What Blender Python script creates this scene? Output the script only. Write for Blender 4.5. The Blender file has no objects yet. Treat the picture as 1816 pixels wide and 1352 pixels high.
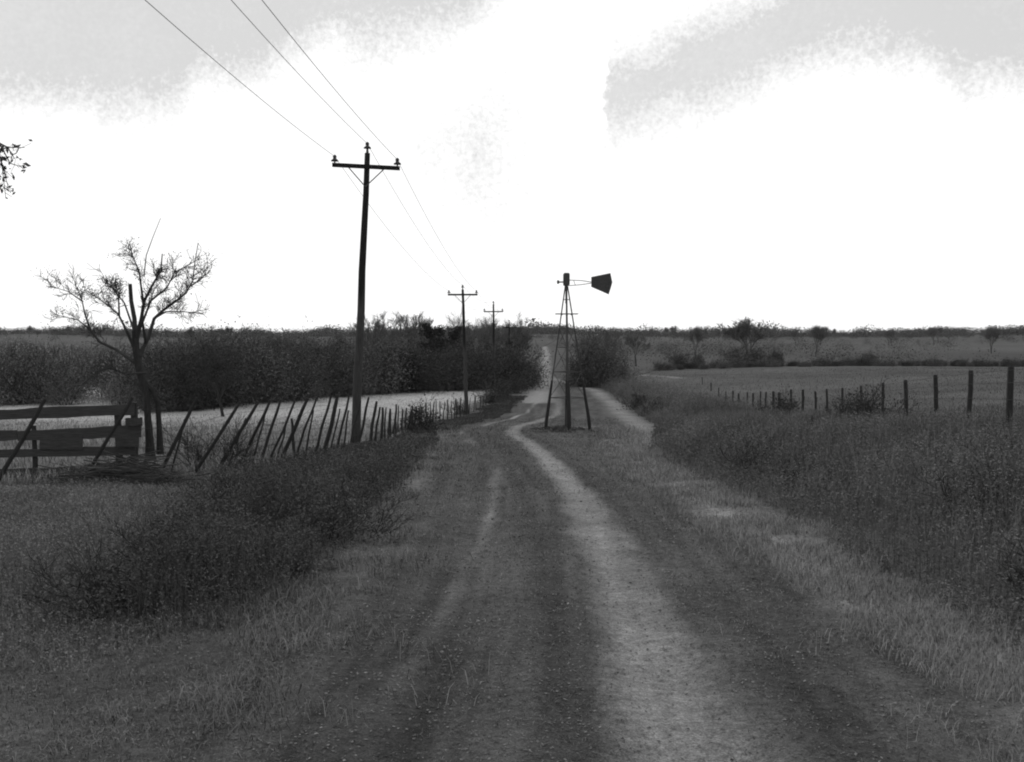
import bpy, bmesh, math, random
import numpy as np
from mathutils import Vector, Matrix

R = math.radians
SC = bpy.context.scene
COL = SC.collection

# ------------------------------------------------------------------ camera
F = 1900.0                       # focal length in pixels of the 1816-wide photograph
CX, CY, HZ = 908.0, 676.0, 600.0
CAM_H = 2.0
PITCH = math.atan((CY - HZ) / F)
cam_d = bpy.data.cameras.new('camera')
cam_d.sensor_width = 36.0
cam_d.lens = 36.0 * F / 1816.0
cam_d.clip_start, cam_d.clip_end = 0.05, 9000.0
cam = bpy.data.objects.new('camera', cam_d)
COL.objects.link(cam)
cam.location = (0, 0, CAM_H)
cam.rotation_euler = (math.pi / 2 - PITCH, 0, 0)
SC.camera = cam

# ------------------------------------------------------------------ sky, sun, exposure
SUN_EL, SUN_AZ = R(38), R(-38)          # azimuth from straight ahead, negative = left
w = bpy.data.worlds.new('World'); SC.world = w; w.use_nodes = True
nt = w.node_tree; nt.nodes.clear()
def N(t, **k):
    n = nt.nodes.new(t)
    for a, b in k.items(): setattr(n, a, b)
    return n
def L(a, b): nt.links.new(a, b)
def M(op, a, b=None, clamp=False):
    n = N('ShaderNodeMath', operation=op, use_clamp=clamp)
    for i, v in enumerate((a, b)):
        if v is None: continue
        if isinstance(v, (int, float)): n.inputs[i].default_value = v
        else: L(v, n.inputs[i])
    return n.outputs[0]
sky = N('ShaderNodeTexSky', sky_type='NISHITA')
sky.sun_disc = False; sky.sun_elevation = SUN_EL; sky.sun_rotation = SUN_AZ
sky.air_density = 1.2; sky.dust_density = 3.0
skybw = N('ShaderNodeRGBToBW'); L(sky.outputs[0], skybw.inputs[0])
tc = N('ShaderNodeTexCoord')
sep = N('ShaderNodeSeparateXYZ'); L(tc.outputs['Generated'], sep.inputs[0])
az = M('ARCTAN2', sep.outputs[0], sep.outputs[1])
el = M('ARCSINE', sep.outputs[2])
n1 = N('ShaderNodeTexNoise'); n1.inputs['Scale'].default_value = 9; n1.inputs['Detail'].default_value = 7; n1.inputs['Roughness'].default_value = .68
L(tc.outputs['Generated'], n1.inputs['Vector'])
n2 = N('ShaderNodeTexNoise'); n2.inputs['Scale'].default_value = 230; n2.inputs['Detail'].default_value = 3; n2.inputs['Roughness'].default_value = .7
L(tc.outputs['Generated'], n2.inputs['Vector'])
n3 = N('ShaderNodeTexNoise'); n3.inputs['Scale'].default_value = 4.0; n3.inputs['Detail'].default_value = 5; n3.inputs['Roughness'].default_value = .6
L(tc.outputs['Generated'], n3.inputs['Vector'])
# lower edge of the grey openings in the cloud as a function of azimuth
azw = M('ADD', az, M('MULTIPLY', M('SUBTRACT', n1.outputs[0], .5), .06))
azn = M('MULTIPLY_ADD', azw, 1.0); azn.node.inputs[2].default_value = 0.5   # -0.5..0.5 -> 0..1
ramp = N('ShaderNodeValToRGB'); ramp.color_ramp.interpolation = 'LINEAR'
L(azn, ramp.inputs[0])
pts = [(0.05, .186), (0.20, .188), (0.21, .206), (0.27, .214), (0.319, .25), (0.391, .252), (0.46, .268), (0.545, .345), (0.56, .40), (0.578, .40), (0.594, .186), (0.678, .19), (0.7285, .212), (0.778, .238), (0.829, .238), (0.867, .222), (0.895, .196), (0.96, .186), (1.0, .19)]
cr = ramp.color_ramp
cr.elements[0].position = 0.0; cr.elements[0].color = (pts[0][1],) * 3 + (1,)
cr.elements[1].position = 1.0; cr.elements[1].color = (pts[-1][1],) * 3 + (1,)
for p, v in pts[:-1]:
    e = cr.elements.new(p); e.color = (v, v, v, 1)
d = M('SUBTRACT', el, ramp.outputs[0])
up = M('SUBTRACT', M('ADD', M('MULTIPLY', M('SUBTRACT', az, .09), .36), .262), el)      # upper cloud bank over the right opening
d = M('MINIMUM', d, M('MAXIMUM', up, M('MULTIPLY', M('SUBTRACT', .05, az), 100.0)))
# thin torn veil hanging lower, left of the middle
ve = M('SUBTRACT', .045, M('SQRT', M('ADD', M('POWER', M('ADD', az, .028), 2.0), M('POWER', M('MULTIPLY', M('SUBTRACT', el, .178), .55), 2.0))))
d = M('MAXIMUM', d, M('SUBTRACT', M('MULTIPLY', ve, .38), .0065))
d = M('ADD', d, M('MULTIPLY', M('SUBTRACT', n1.outputs[0], .5), .085))
d = M('ADD', d, M('MULTIPLY', M('SUBTRACT', n2.outputs[0], .5), .06))
gap = M('MULTIPLY', M('ADD', d, .006), 26.0, clamp=True)                 # 1 in the openings, 0 in white cloud
thin = M('ADD', M('MULTIPLY_ADD', n3.outputs[0], .7), M('MULTIPLY', n2.outputs[0], .35)); thin.node.inputs[0].links[0].from_node.inputs[2].default_value = .42
gapn = M('MULTIPLY', gap, M('MINIMUM', thin, 1.0))
# grey opening tone: part veil, part sky behind
vs = M('ADD', M('MINIMUM', M('MULTIPLY', skybw.outputs[0], .05), .22), .49)
cl = M('MULTIPLY_ADD', n3.outputs[0], .12); cl.node.inputs[2].default_value = 1.04
mixv = M('ADD', M('MULTIPLY', vs, gapn), M('MULTIPLY', cl, M('SUBTRACT', 1.0, gapn)))
bg = N('ShaderNodeBackground'); bg.inputs[1].default_value = 1.0
cmb = N('ShaderNodeCombineColor')
for i in range(3): L(mixv, cmb.inputs[i])
L(cmb.outputs[0], bg.inputs[0])
ow = N('ShaderNodeOutputWorld'); L(bg.outputs[0], ow.inputs[0])

sun_d = bpy.data.lights.new('sun', 'SUN'); sun_d.energy = 1.0; sun_d.angle = R(12); sun_d.color = (1, 1, 1)
sun = bpy.data.objects.new('sun', sun_d); COL.objects.link(sun)
sd = Vector((math.sin(SUN_AZ) * math.cos(SUN_EL), math.cos(SUN_AZ) * math.cos(SUN_EL), math.sin(SUN_EL)))
sun.rotation_euler = (-sd).to_track_quat('-Z', 'Y').to_euler()
sun.location = (0, 0, 60)
vsx = SC.view_settings
vsx.view_transform = 'Standard'; vsx.look = 'None'; vsx.exposure = 0.0; vsx.gamma = 1.0; vsx.use_curve_mapping = False
SC.cycles.max_bounces = 4; SC.cycles.diffuse_bounces = 2; SC.cycles.transparent_max_bounces = 4
SC.cycles.volume_bounces = 0
SC.cycles.filter_width = 2.0

rng = np.random.default_rng(7)
rnd = random.Random(11)

# ------------------------------------------------------------------ helpers
def at(px, row, Y):
    a = (px - CX) / F; b = -(row - CY) / F
    y = math.cos(PITCH) + b * math.sin(PITCH); z = -math.sin(PITCH) + b * math.cos(PITCH)
    s = Y / y
    return Vector((a * s, Y, CAM_H + z * s))

def smooth(t):
    t = np.clip(t, 0, 1); return t * t * (3 - 2 * t)

XR_Y = [-30, 0, 7.6, 10.5, 16, 22, 32, 38, 45, 60, 80, 108, 130, 200, 4000]
XR_X = [3.4, 3.4, 3.6, 4.0, 4.05, 3.95, 4.1, 5.0, 6.0, 7.4, 8.7, 9.2, 9.0, 8.5, 8.5]
XL_Y = [-30, 0, 8, 14.5, 25, 33, 41, 52, 68, 80, 108, 190, 4000]
XL_X = [-2.6, -2.5, -2.25, -2.3, -2.5, -2.6, -2.9, -2.0, -.6, .0, 2.2, 4.8, 5]
BY = [-40, -20, 0, 10, 20, 32, 44, 60, 72, 105, 140, 200, 300, 450, 600, 900, 1300, 2000, 6000]
BZ = [.5, .35, 0, -.41, -.82, -1.3, -1.75, -2.5, -3.0, -3.2, -3.7, -4.6, -5.6, -5.2, -3.8, .5, 6.0, 6.0, -10]
def gz(x, y):
    x = np.asarray(x, float); y = np.asarray(y, float)
    z = np.interp(y, BY, BZ)
    xr = np.interp(y, XR_Y, XR_X); xl = np.interp(y, XL_Y, XL_X)
    Rr = np.interp(y, [-30, 0, 10, 20, 30, 48, 75, 101, 160, 320], [.4, .5, .8, .95, .9, .25, -.4, -.9, -.7, 0])
    z = z + Rr * smooth((x - xr) / 5.0)
    k = np.interp(y, [0, 24, 50, 90, 160, 330], [0, 0, .045, .05, .03, 0])
    z = z + k * np.clip(x - xr - 7, 0, 60)
    Lr = np.interp(y, [-30, 0, 10, 18, 27, 40, 63, 100, 200], [.3, .3, .3, .2, .3, .1, -.2, .1, 0])
    z = z + Lr * smooth((xl - x) / 5.0)
    dit = np.interp(y, [-30, 6, 10, 22, 34, 45], [0, 0, .28, .28, .15, 0])
    z = z - dit * np.exp(-((x - (xl - 1.5)) / .9) ** 2)
    far = np.clip((y - 150) / 500, 0, 1)
    z = z + far * 1.4 * (np.sin(x * .011 + 1.3) + .6 * np.sin(x * .023 + y * .006))
    near = np.clip((140 - y) / 140, 0, 1)
    z = z + near * (.025 * np.sin(x * 1.7 + .4 * y) + .02 * np.sin(1.1 * y - .6 * x + 1) + .012 * np.sin(3.3 * x + 2.7 * y))
    # crown between the wheel ruts
    inr = smooth((x - xl) / .8) * smooth((xr - x) / .8) * np.clip((30 - y) / 20, 0, 1)
    z = z - inr * .05 * (np.exp(-((x - 1.05) / .3) ** 2) + np.exp(-((x + .5) / .3) ** 2))
    return z
def G(x, y): return float(gz(x, y))

def poly_dist(x, y, pts):
    best = np.full(x.shape, 1e9)
    for (x0, y0), (x1, y1) in zip(pts[:-1], pts[1:]):
        dx, dy = x1 - x0, y1 - y0
        t = np.clip(((x - x0) * dx + (y - y0) * dy) / (dx * dx + dy * dy), 0, 1)
        best = np.minimum(best, np.hypot(x - x0 - t * dx, y - y0 - t * dy))
    return best

_tab = np.random.default_rng(3).random((256, 256))
def vnoise(x, y, s, o=0):
    u = np.asarray(x) * s + 17.3 + o * 31.7; v = np.asarray(y) * s + 5.1 + o * 11.9
    i = np.floor(u).astype(int); j = np.floor(v).astype(int); fu = smooth(u - i); fv = smooth(v - j)
    g = lambda a, b: _tab[a % 256, b % 256]
    return (g(i, j) * (1 - fu) + g(i + 1, j) * fu) * (1 - fv) + (g(i, j + 1) * (1 - fu) + g(i + 1, j + 1) * fu) * fv
def fbm(x, y, s, o=0):
    return .5 * vnoise(x, y, s, o) + .3 * vnoise(x, y, s * 2.1, o + 1) + .2 * vnoise(x, y, s * 4.3, o + 2)

# ------------------------------------------------------------------ materials (all neutral: a black-and-white photograph)
def grey_mat(name, lo, hi, scale=8.0, rough=.9, bump=0.0, island=0.0, stretch=None, spec=.15, each=0.0):
    m = bpy.data.materials.new(name); m.use_nodes = True
    t = m.node_tree; b = t.nodes['Principled BSDF']
    b.inputs['Roughness'].default_value = rough; b.inputs['Specular IOR Level'].default_value = spec
    co = t.nodes.new('ShaderNodeTexCoord')
    no = t.nodes.new('ShaderNodeTexNoise'); no.inputs['Scale'].default_value = scale; no.inputs['Detail'].default_value = 6; no.inputs['Roughness'].default_value = .65
    if stretch:
        mp = t.nodes.new('ShaderNodeMapping'); mp.inputs['Scale'].default_value = stretch
        t.links.new(co.outputs['Object'], mp.inputs[0]); t.links.new(mp.outputs[0], no.inputs['Vector'])
    else: t.links.new(co.outputs['Object'], no.inputs['Vector'])
    mr = t.nodes.new('ShaderNodeMapRange'); mr.inputs[1].default_value = .3; mr.inputs[2].default_value = .7
    mr.inputs[3].default_value = lo; mr.inputs[4].default_value = hi
    t.links.new(no.outputs[0], mr.inputs[0]); v = mr.outputs[0]
    if island:
        ge = t.nodes.new('ShaderNodeNewGeometry')
        mm = t.nodes.new('ShaderNodeMapRange'); mm.inputs[3].default_value = 1 - island; mm.inputs[4].default_value = 1 + island
        t.links.new(ge.outputs['Random Per Island'], mm.inputs[0])
        mu = t.nodes.new('ShaderNodeMath'); mu.operation = 'MULTIPLY'
        t.links.new(v, mu.inputs[0]); t.links.new(mm.outputs[0], mu.inputs[1]); v = mu.outputs[0]
    if each:                                   # every plant has its own tone
        oi = t.nodes.new('ShaderNodeObjectInfo'); mm = t.nodes.new('ShaderNodeMapRange'); mm.inputs[3].default_value = 1 - each; mm.inputs[4].default_value = 1 + each
        t.links.new(oi.outputs['Random'], mm.inputs[0])
        mu = t.nodes.new('ShaderNodeMath'); mu.operation = 'MULTIPLY'
        t.links.new(v, mu.inputs[0]); t.links.new(mm.outputs[0], mu.inputs[1]); v = mu.outputs[0]
    cc = t.nodes.new('ShaderNodeCombineColor')
    for i in range(3): t.links.new(v, cc.inputs[i])
    t.links.new(cc.outputs[0], b.inputs['Base Color'])
    if bump:
        bp = t.nodes.new('ShaderNodeBump'); bp.inputs['Strength'].default_value = 1; bp.inputs['Distance'].default_value = bump
        t.links.new(no.outputs[0], bp.inputs['Height']); t.links.new(bp.outputs[0], b.inputs['Normal'])
    return m

def ground_mat():
    m = bpy.data.materials.new('ground_cover'); m.use_nodes = True
    t = m.node_tree; b = t.nodes['Principled BSDF']
    b.inputs['Roughness'].default_value = 1; b.inputs['Specular IOR Level'].default_value = .05
    at_ = t.nodes.new('ShaderNodeAttribute'); at_.attribute_name = 'tone'
    co = t.nodes.new('ShaderNodeTexCoord')
    val = at_.outputs['Fac']
    hs = None
    for sc, lo, hi in ((14, .6, 1.4), (70, .35, 1.65), (1.3, .75, 1.25)):
        no = t.nodes.new('ShaderNodeTexNoise'); no.inputs['Scale'].default_value = sc; no.inputs['Detail'].default_value = 5; no.inputs['Roughness'].default_value = .7
        mp = t.nodes.new('ShaderNodeMapping'); mp.inputs['Scale'].default_value = (1, 1, 1)
        t.links.new(co.outputs['Object'], mp.inputs[0]); t.links.new(mp.outputs[0], no.inputs['Vector'])
        mr = t.nodes.new('ShaderNodeMapRange'); mr.inputs[1].default_value = .3; mr.inputs[2].default_value = .7; mr.inputs[3].default_value = lo; mr.inputs[4].default_value = hi
        t.links.new(no.outputs[0], mr.inputs[0])
        mu = t.nodes.new('ShaderNodeMath'); mu.operation = 'MULTIPLY'
        t.links.new(val, mu.inputs[0]); t.links.new(mr.outputs[0], mu.inputs[1]); val = mu.outputs[0]
        if sc == 70: hs = no
    cc = t.nodes.new('ShaderNodeCombineColor')
    for i in range(3): t.links.new(val, cc.inputs[i])
    t.links.new(cc.outputs[0], b.inputs['Base Color'])
    bp = t.nodes.new('ShaderNodeBump'); bp.inputs['Strength'].default_value = .8; bp.inputs['Distance'].default_value = .02
    t.links.new(hs.outputs[0], bp.inputs['Height']); t.links.new(bp.outputs[0], b.inputs['Normal'])
    return m

def pole_mat():
    # black creosote above, weathered to grey below
    m = grey_mat('creosoted_wood', .009, .02, 5, .8, .006, stretch=(8, 8, .6)); t = m.node_tree
    b = t.nodes['Principled BSDF']; src = b.inputs['Base Color'].links[0].from_socket
    co = t.nodes.new('ShaderNodeTexCoord'); sp = t.nodes.new('ShaderNodeSeparateXYZ'); t.links.new(co.outputs['Object'], sp.inputs[0])
    no = t.nodes.new('ShaderNodeTexNoise'); no.inputs['Scale'].default_value = 6
    ad = t.nodes.new('ShaderNodeMath'); ad.operation = 'ADD'; t.links.new(sp.outputs[2], ad.inputs[0]); t.links.new(no.outputs[0], ad.inputs[1])
    mr = t.nodes.new('ShaderNodeMapRange'); mr.inputs[1].default_value = 4.7; mr.inputs[2].default_value = 5.3; mr.inputs[3].default_value = 3.4; mr.inputs[4].default_value = 1.0
    t.links.new(ad.outputs[0], mr.inputs[0])
    vm = t.nodes.new('ShaderNodeVectorMath'); vm.operation = 'SCALE'; t.links.new(src, vm.inputs[0]); t.links.new(mr.outputs[0], vm.inputs['Scale'])
    t.links.new(vm.outputs[0], b.inputs['Base Color'])
    return m
MAT = dict(
    ground=ground_mat(),
    creosote=pole_mat(),
    crossarm=grey_mat('crossarm_wood', .008, .016, 6, .8, .004, stretch=(.8, 6, 6)),
    iron=grey_mat('weathered_iron', .03, .06, 12, .6, .002, spec=.3),
    galv=grey_mat('galvanised_steel', .03, .055, 6, .55, .001, spec=.3),
    porcelain=grey_mat('dark_porcelain', .012, .02, 5, .35, spec=.4),
    wire=grey_mat('line_wire', .05, .08, 5, .6),
    fwire=grey_mat('fence_wire', .03, .05, 5, .7),
    stake=grey_mat('split_cedar', .022, .05, 9, .95, .008, stretch=(9, 9, .8)),
    post=grey_mat('fence_post_wood', .022, .045, 9, .95, .008, stretch=(9, 9, .8)),
    board=grey_mat('old_boards', .035, .075, 5, .95, .006, stretch=(.7, 6, 9)),
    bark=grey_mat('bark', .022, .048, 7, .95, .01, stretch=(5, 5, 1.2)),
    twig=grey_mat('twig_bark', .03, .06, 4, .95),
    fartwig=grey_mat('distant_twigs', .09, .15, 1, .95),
    leaf=grey_mat('dark_leaves', .04, .08, 2.5, .8, island=.35),
    thicket=grey_mat('thicket_leaves', .06, .12, .35, .9, island=.35, each=.55),
    slope=grey_mat('slope_brush', .14, .26, .3, .9, island=.35, each=.4),
    cedar=grey_mat('cedar_needles', .03, .05, 1, .9, island=.3),
    farwood=grey_mat('far_woods', .06, .11, .02, 1, island=.3),
    weed=grey_mat('weeds', .085, .2, .45, .95, island=.28),
    weeddark=grey_mat('dark_brambles', .05, .12, .5, .95, island=.45),
    weedpale=grey_mat('grey_weeds', .125, .25, .5, .95, island=.3),
    grass=grey_mat('short_grass', .07, .15, 1.2, .95, island=.5),
    straw2=grey_mat('shoulder_grass', .09, .19, 1.0, .95, island=.45),
    straw=grey_mat('dry_grass', .15, .27, 1.0, .95, island=.45),
    field=grey_mat('field_stubble', .13, .30, .12, .95, island=.4),
    litter=grey_mat('leaf_litter', .05, .16, 3, .95, island=.75),
    stick=grey_mat('dead_sticks', .03, .10, 3, .95, island=.4),
)

# ------------------------------------------------------------------ mesh helpers
class MB:
    def __init__(s): s.v = []; s.f = []
    def tube(s, P, Rr, n=6, cap=True):
        P = [Vector(p) for p in P]; base = len(s.v); prev = None
        for i, p in enumerate(P):
            t = (P[min(i + 1, len(P) - 1)] - P[max(i - 1, 0)]).normalized()
            if prev is None:
                a = Vector((1, 0, 0)) if abs(t.x) < .8 else Vector((0, 1, 0))
            else: a = prev
            u = (a - t * a.dot(t)).normalized(); prev = u; v_ = t.cross(u)
            r = Rr[i] if hasattr(Rr, '__len__') else Rr
            for k in range(n):
                q = 2 * math.pi * k / n
                s.v.append(tuple(p + (u * math.cos(q) + v_ * math.sin(q)) * r))
        for i in range(len(P) - 1):
            for k in range(n):
                a = base + i * n + k; b = base + i * n + (k + 1) % n
                s.f.append((a, b, b + n, a + n))
        if cap:
            s.f.append(tuple(base + k for k in range(n))[::-1])
            s.f.append(tuple(base + (len(P) - 1) * n + k for k in range(n)))
        return s
    def box(s, c, ax, ay, az):
        c, ax, ay, az = map(Vector, (c, ax, ay, az)); b = len(s.v)
        for i in (-1, 1):
            for j in (-1, 1):
                for k in (-1, 1): s.v.append(tuple(c + ax * i + ay * j + az * k))
        for q in ((0, 1, 3, 2), (4, 6, 7, 5), (0, 4, 5, 1), (2, 3, 7, 6), (0, 2, 6, 4), (1, 5, 7, 3)): s.f.append(tuple(b + i for i in q))
        return s
    def bar(s, p, q, wdt, thk, side=(0, 1, 0)):
        p, q = Vector(p), Vector(q); t = (q - p); l = t.length; t.normalize()
        sd_ = Vector(side); sd_ = (sd_ - t * sd_.dot(t)).normalized(); u = t.cross(sd_)
        return s.box((p + q) / 2, t * l / 2, sd_ * thk / 2, u * wdt / 2)
    def lathe(s, c, prof, n=14, up=(0, 0, 1)):
        c = Vector(c); up = Vector(up).normalized(); a = Vector((1, 0, 0)) if abs(up.x) < .8 else Vector((0, 1, 0))
        u = (a - up * a.dot(up)).normalized(); v_ = up.cross(u); b = len(s.v)
        for r, h in prof:
            for k in range(n):
                q = 2 * math.pi * k / n
                s.v.append(tuple(c + up * h + (u * math.cos(q) + v_ * math.sin(q)) * max(r, 1e-4)))
        for i in range(len(prof) - 1):
            for k in range(n):
                s.f.append((b + i * n + k, b + i * n + (k + 1) % n, b + (i + 1) * n + (k + 1) % n, b + (i + 1) * n + k))
        s.f.append(tuple(b + k for k in range(n))[::-1]); s.f.append(tuple(b + (len(prof) - 1) * n + k for k in range(n)))
        return s
    def prism(s, outline, off):
        off = Vector(off); b = len(s.v); n = len(outline)
        for sg in (-1, 1):
            for p in outline: s.v.append(tuple(Vector(p) + off * sg))
        s.f.append(tuple(b + i for i in range(n))[::-1]); s.f.append(tuple(b + n + i for i in range(n)))
        for i in range(n): s.f.append((b + i, b + (i + 1) % n, b + n + (i + 1) % n, b + n + i))
        return s
    def build(s, name, mat, parent=None, origin=None, smooth_=False):
        me = bpy.data.meshes.new(name)
        v = s.v
        if origin is not None:
            o = Vector(origin); v = [tuple(Vector(p) - o) for p in s.v]
        me.from_pydata(v, [], s.f); me.update()
        me.materials.append(mat)
        if smooth_: me.polygons.foreach_set('use_smooth', [True] * len(me.polygons))
        o_ = bpy.data.objects.new(name, me); COL.objects.link(o_)
        if origin is not None and parent is None: o_.location = origin
        if parent is not None: o_.parent = parent
        return o_

def np_mesh(name, V, quads=None, tris=None, mat=None, kind=None, parent=None):
    me = bpy.data.meshes.new(name)
    quads = np.zeros((0, 4), int) if quads is None else quads; tris = np.zeros((0, 3), int) if tris is None else tris
    me.vertices.add(len(V)); me.vertices.foreach_set('co', np.ascontiguousarray(V, np.float32).ravel())
    lv = np.concatenate([quads.ravel(), tris.ravel()]).astype(np.int32)
    me.loops.add(len(lv)); me.loops.foreach_set('vertex_index', lv)
    nq, ntq = len(quads), len(tris)
    st = np.concatenate([np.arange(nq) * 4, nq * 4 + np.arange(ntq) * 3]).astype(np.int32)
    me.polygons.add(nq + ntq); me.polygons.foreach_set('loop_start', st)
    me.update(calc_edges=True); me.validate()
    if mat: me.materials.append(mat)
    o = bpy.data.objects.new(name, me); COL.objects.link(o)
    if kind: o['kind'] = kind
    if parent is not None: o.parent = parent
    return o

def blade_arrays(P, h, wd, lean, azm):
    """tapered grass blades: (V, quads, tris)"""
    n = len(P); c, s = np.cos(azm), np.sin(azm)
    side = np.stack([c, s, np.zeros(n)], 1) * wd[:, None] / 2
    ld = np.stack([-s, c, np.zeros(n)], 1) * (lean * h)[:, None]
    up = np.zeros((n, 3)); up[:, 2] = h
    mid = P + ld * .35 + up * .55; tip = P + ld + up * np.sqrt(np.clip(1 - .5 * lean ** 2, .2, 1))[:, None]
    V = np.stack([P - side, P + side, mid + side * .75, mid - side * .75, tip], 1).reshape(-1, 3)
    b = (np.arange(n) * 5)[:, None]
    return V, b + np.array([[0, 1, 2, 3]]), b + np.array([[3, 2, 4]])
def leaf_arrays(C, s, rg, flat=0.0):
    n = len(C)
    a = rg.normal(size=(n, 3)); a[:, 2] *= (1 - flat); a /= np.linalg.norm(a, axis=1)[:, None]
    b = rg.normal(size=(n, 3)); b -= a * (a * b).sum(1)[:, None]; b /= np.linalg.norm(b, axis=1)[:, None]
    s = np.asarray(s)[:, None]
    V = np.stack([C - a * s, C + b * s * .45, C + a * s, C - b * s * .45], 1).reshape(-1, 3)
    return V, (np.arange(n) * 4)[:, None] + np.array([[0, 1, 2, 3]])
def join(parts):
    Vs, Qs, Ts, o = [], [], [], 0
    for p in parts:
        Vs.append(p[0]); Qs.append(p[1] + o)
        if len(p) > 2: Ts.append(p[2] + o)
        o += len(p[0])
    return np.concatenate(Vs), np.concatenate(Qs), (np.concatenate(Ts) if Ts else None)

def tag(o, label, cat, group=None):
    o['label'] = label; o['category'] = cat
    if group: o['group'] = group
    return o
def thing(name, loc, label, cat, group=None):
    o = bpy.data.objects.new(name, None); COL.objects.link(o); o.location = loc; o.empty_display_size = .3
    return tag(o, label, cat, group)
def dup(root, loc, rz=0, scale=(1, 1, 1), label=None, group=None, cat=None):
    r = root.copy(); COL.objects.link(r); r.location = loc; r.rotation_euler = (0, 0, rz); r.scale = scale
    if label: r['label'] = label
    if cat: r['category'] = cat
    if group: r['group'] = group
    elif 'group' in r: del r['group']
    for ch in list(root.children):
        c = ch.copy(); COL.objects.link(c); c.parent = r
    return r

# ------------------------------------------------------------------ ground, road, fields
RIGHT_RUT = [(.85, -10), (.93, 3), (.97, 5.6), (1.07, 8), (1.13, 11.8), (1.17, 19.8), (.95, 27), (.57, 34), (.15, 39), (.0, 43), (.35, 48), (1.4, 55), (2.7, 66), (3.7, 84), (4.4, 108)]
LEFT_RUT = [(-1.0, -10), (-.9, 3), (-.88, 5.8), (-.55, 10), (-.38, 13.5), (-.23, 18.8), (-.37, 25), (-1.1, 33), (-2.0, 41), (-1.6, 47), (-.5, 55), (.9, 70), (1.9, 85), (3.1, 108), (4.4, 150), (5.4, 190), (8, 260), (13.5, 420), (19, 620)]
RIGHT_FORK = [(3.3, 30), (4.6, 38), (5.5, 45), (6.6, 60), (7.7, 80), (8.3, 108), (7, 135), (5.4, 170)]
CROSS = [(1.6, 44.5), (3.6, 46.8), (5.6, 46)]
VERGE = [(3.2, 4), (3.35, 7), (3.3, 10), (3.45, 14), (3.4, 20), (3.1, 26), (3.3, 33), (4.2, 39)]
LVERGE = [(-1.7, 11), (-1.8, 14), (-1.9, 19), (-2.1, 26), (-2.4, 36), (-2.5, 44)]
FARM = [(19, 185), (23, 195), (26, 182), (27, 172)]
FENCE_L = [(-14, 14.5), (-8.7, 18.4), (-6.2, 21.2), (-4.75, 27.3), (-4.5, 31.5), (-4.25, 40), (-3.6, 63), (-2.5, 80), (-.2, 108), (2, 150)]
MILL = (at(1007, 755, 44.0).x, 44.0)

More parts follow.
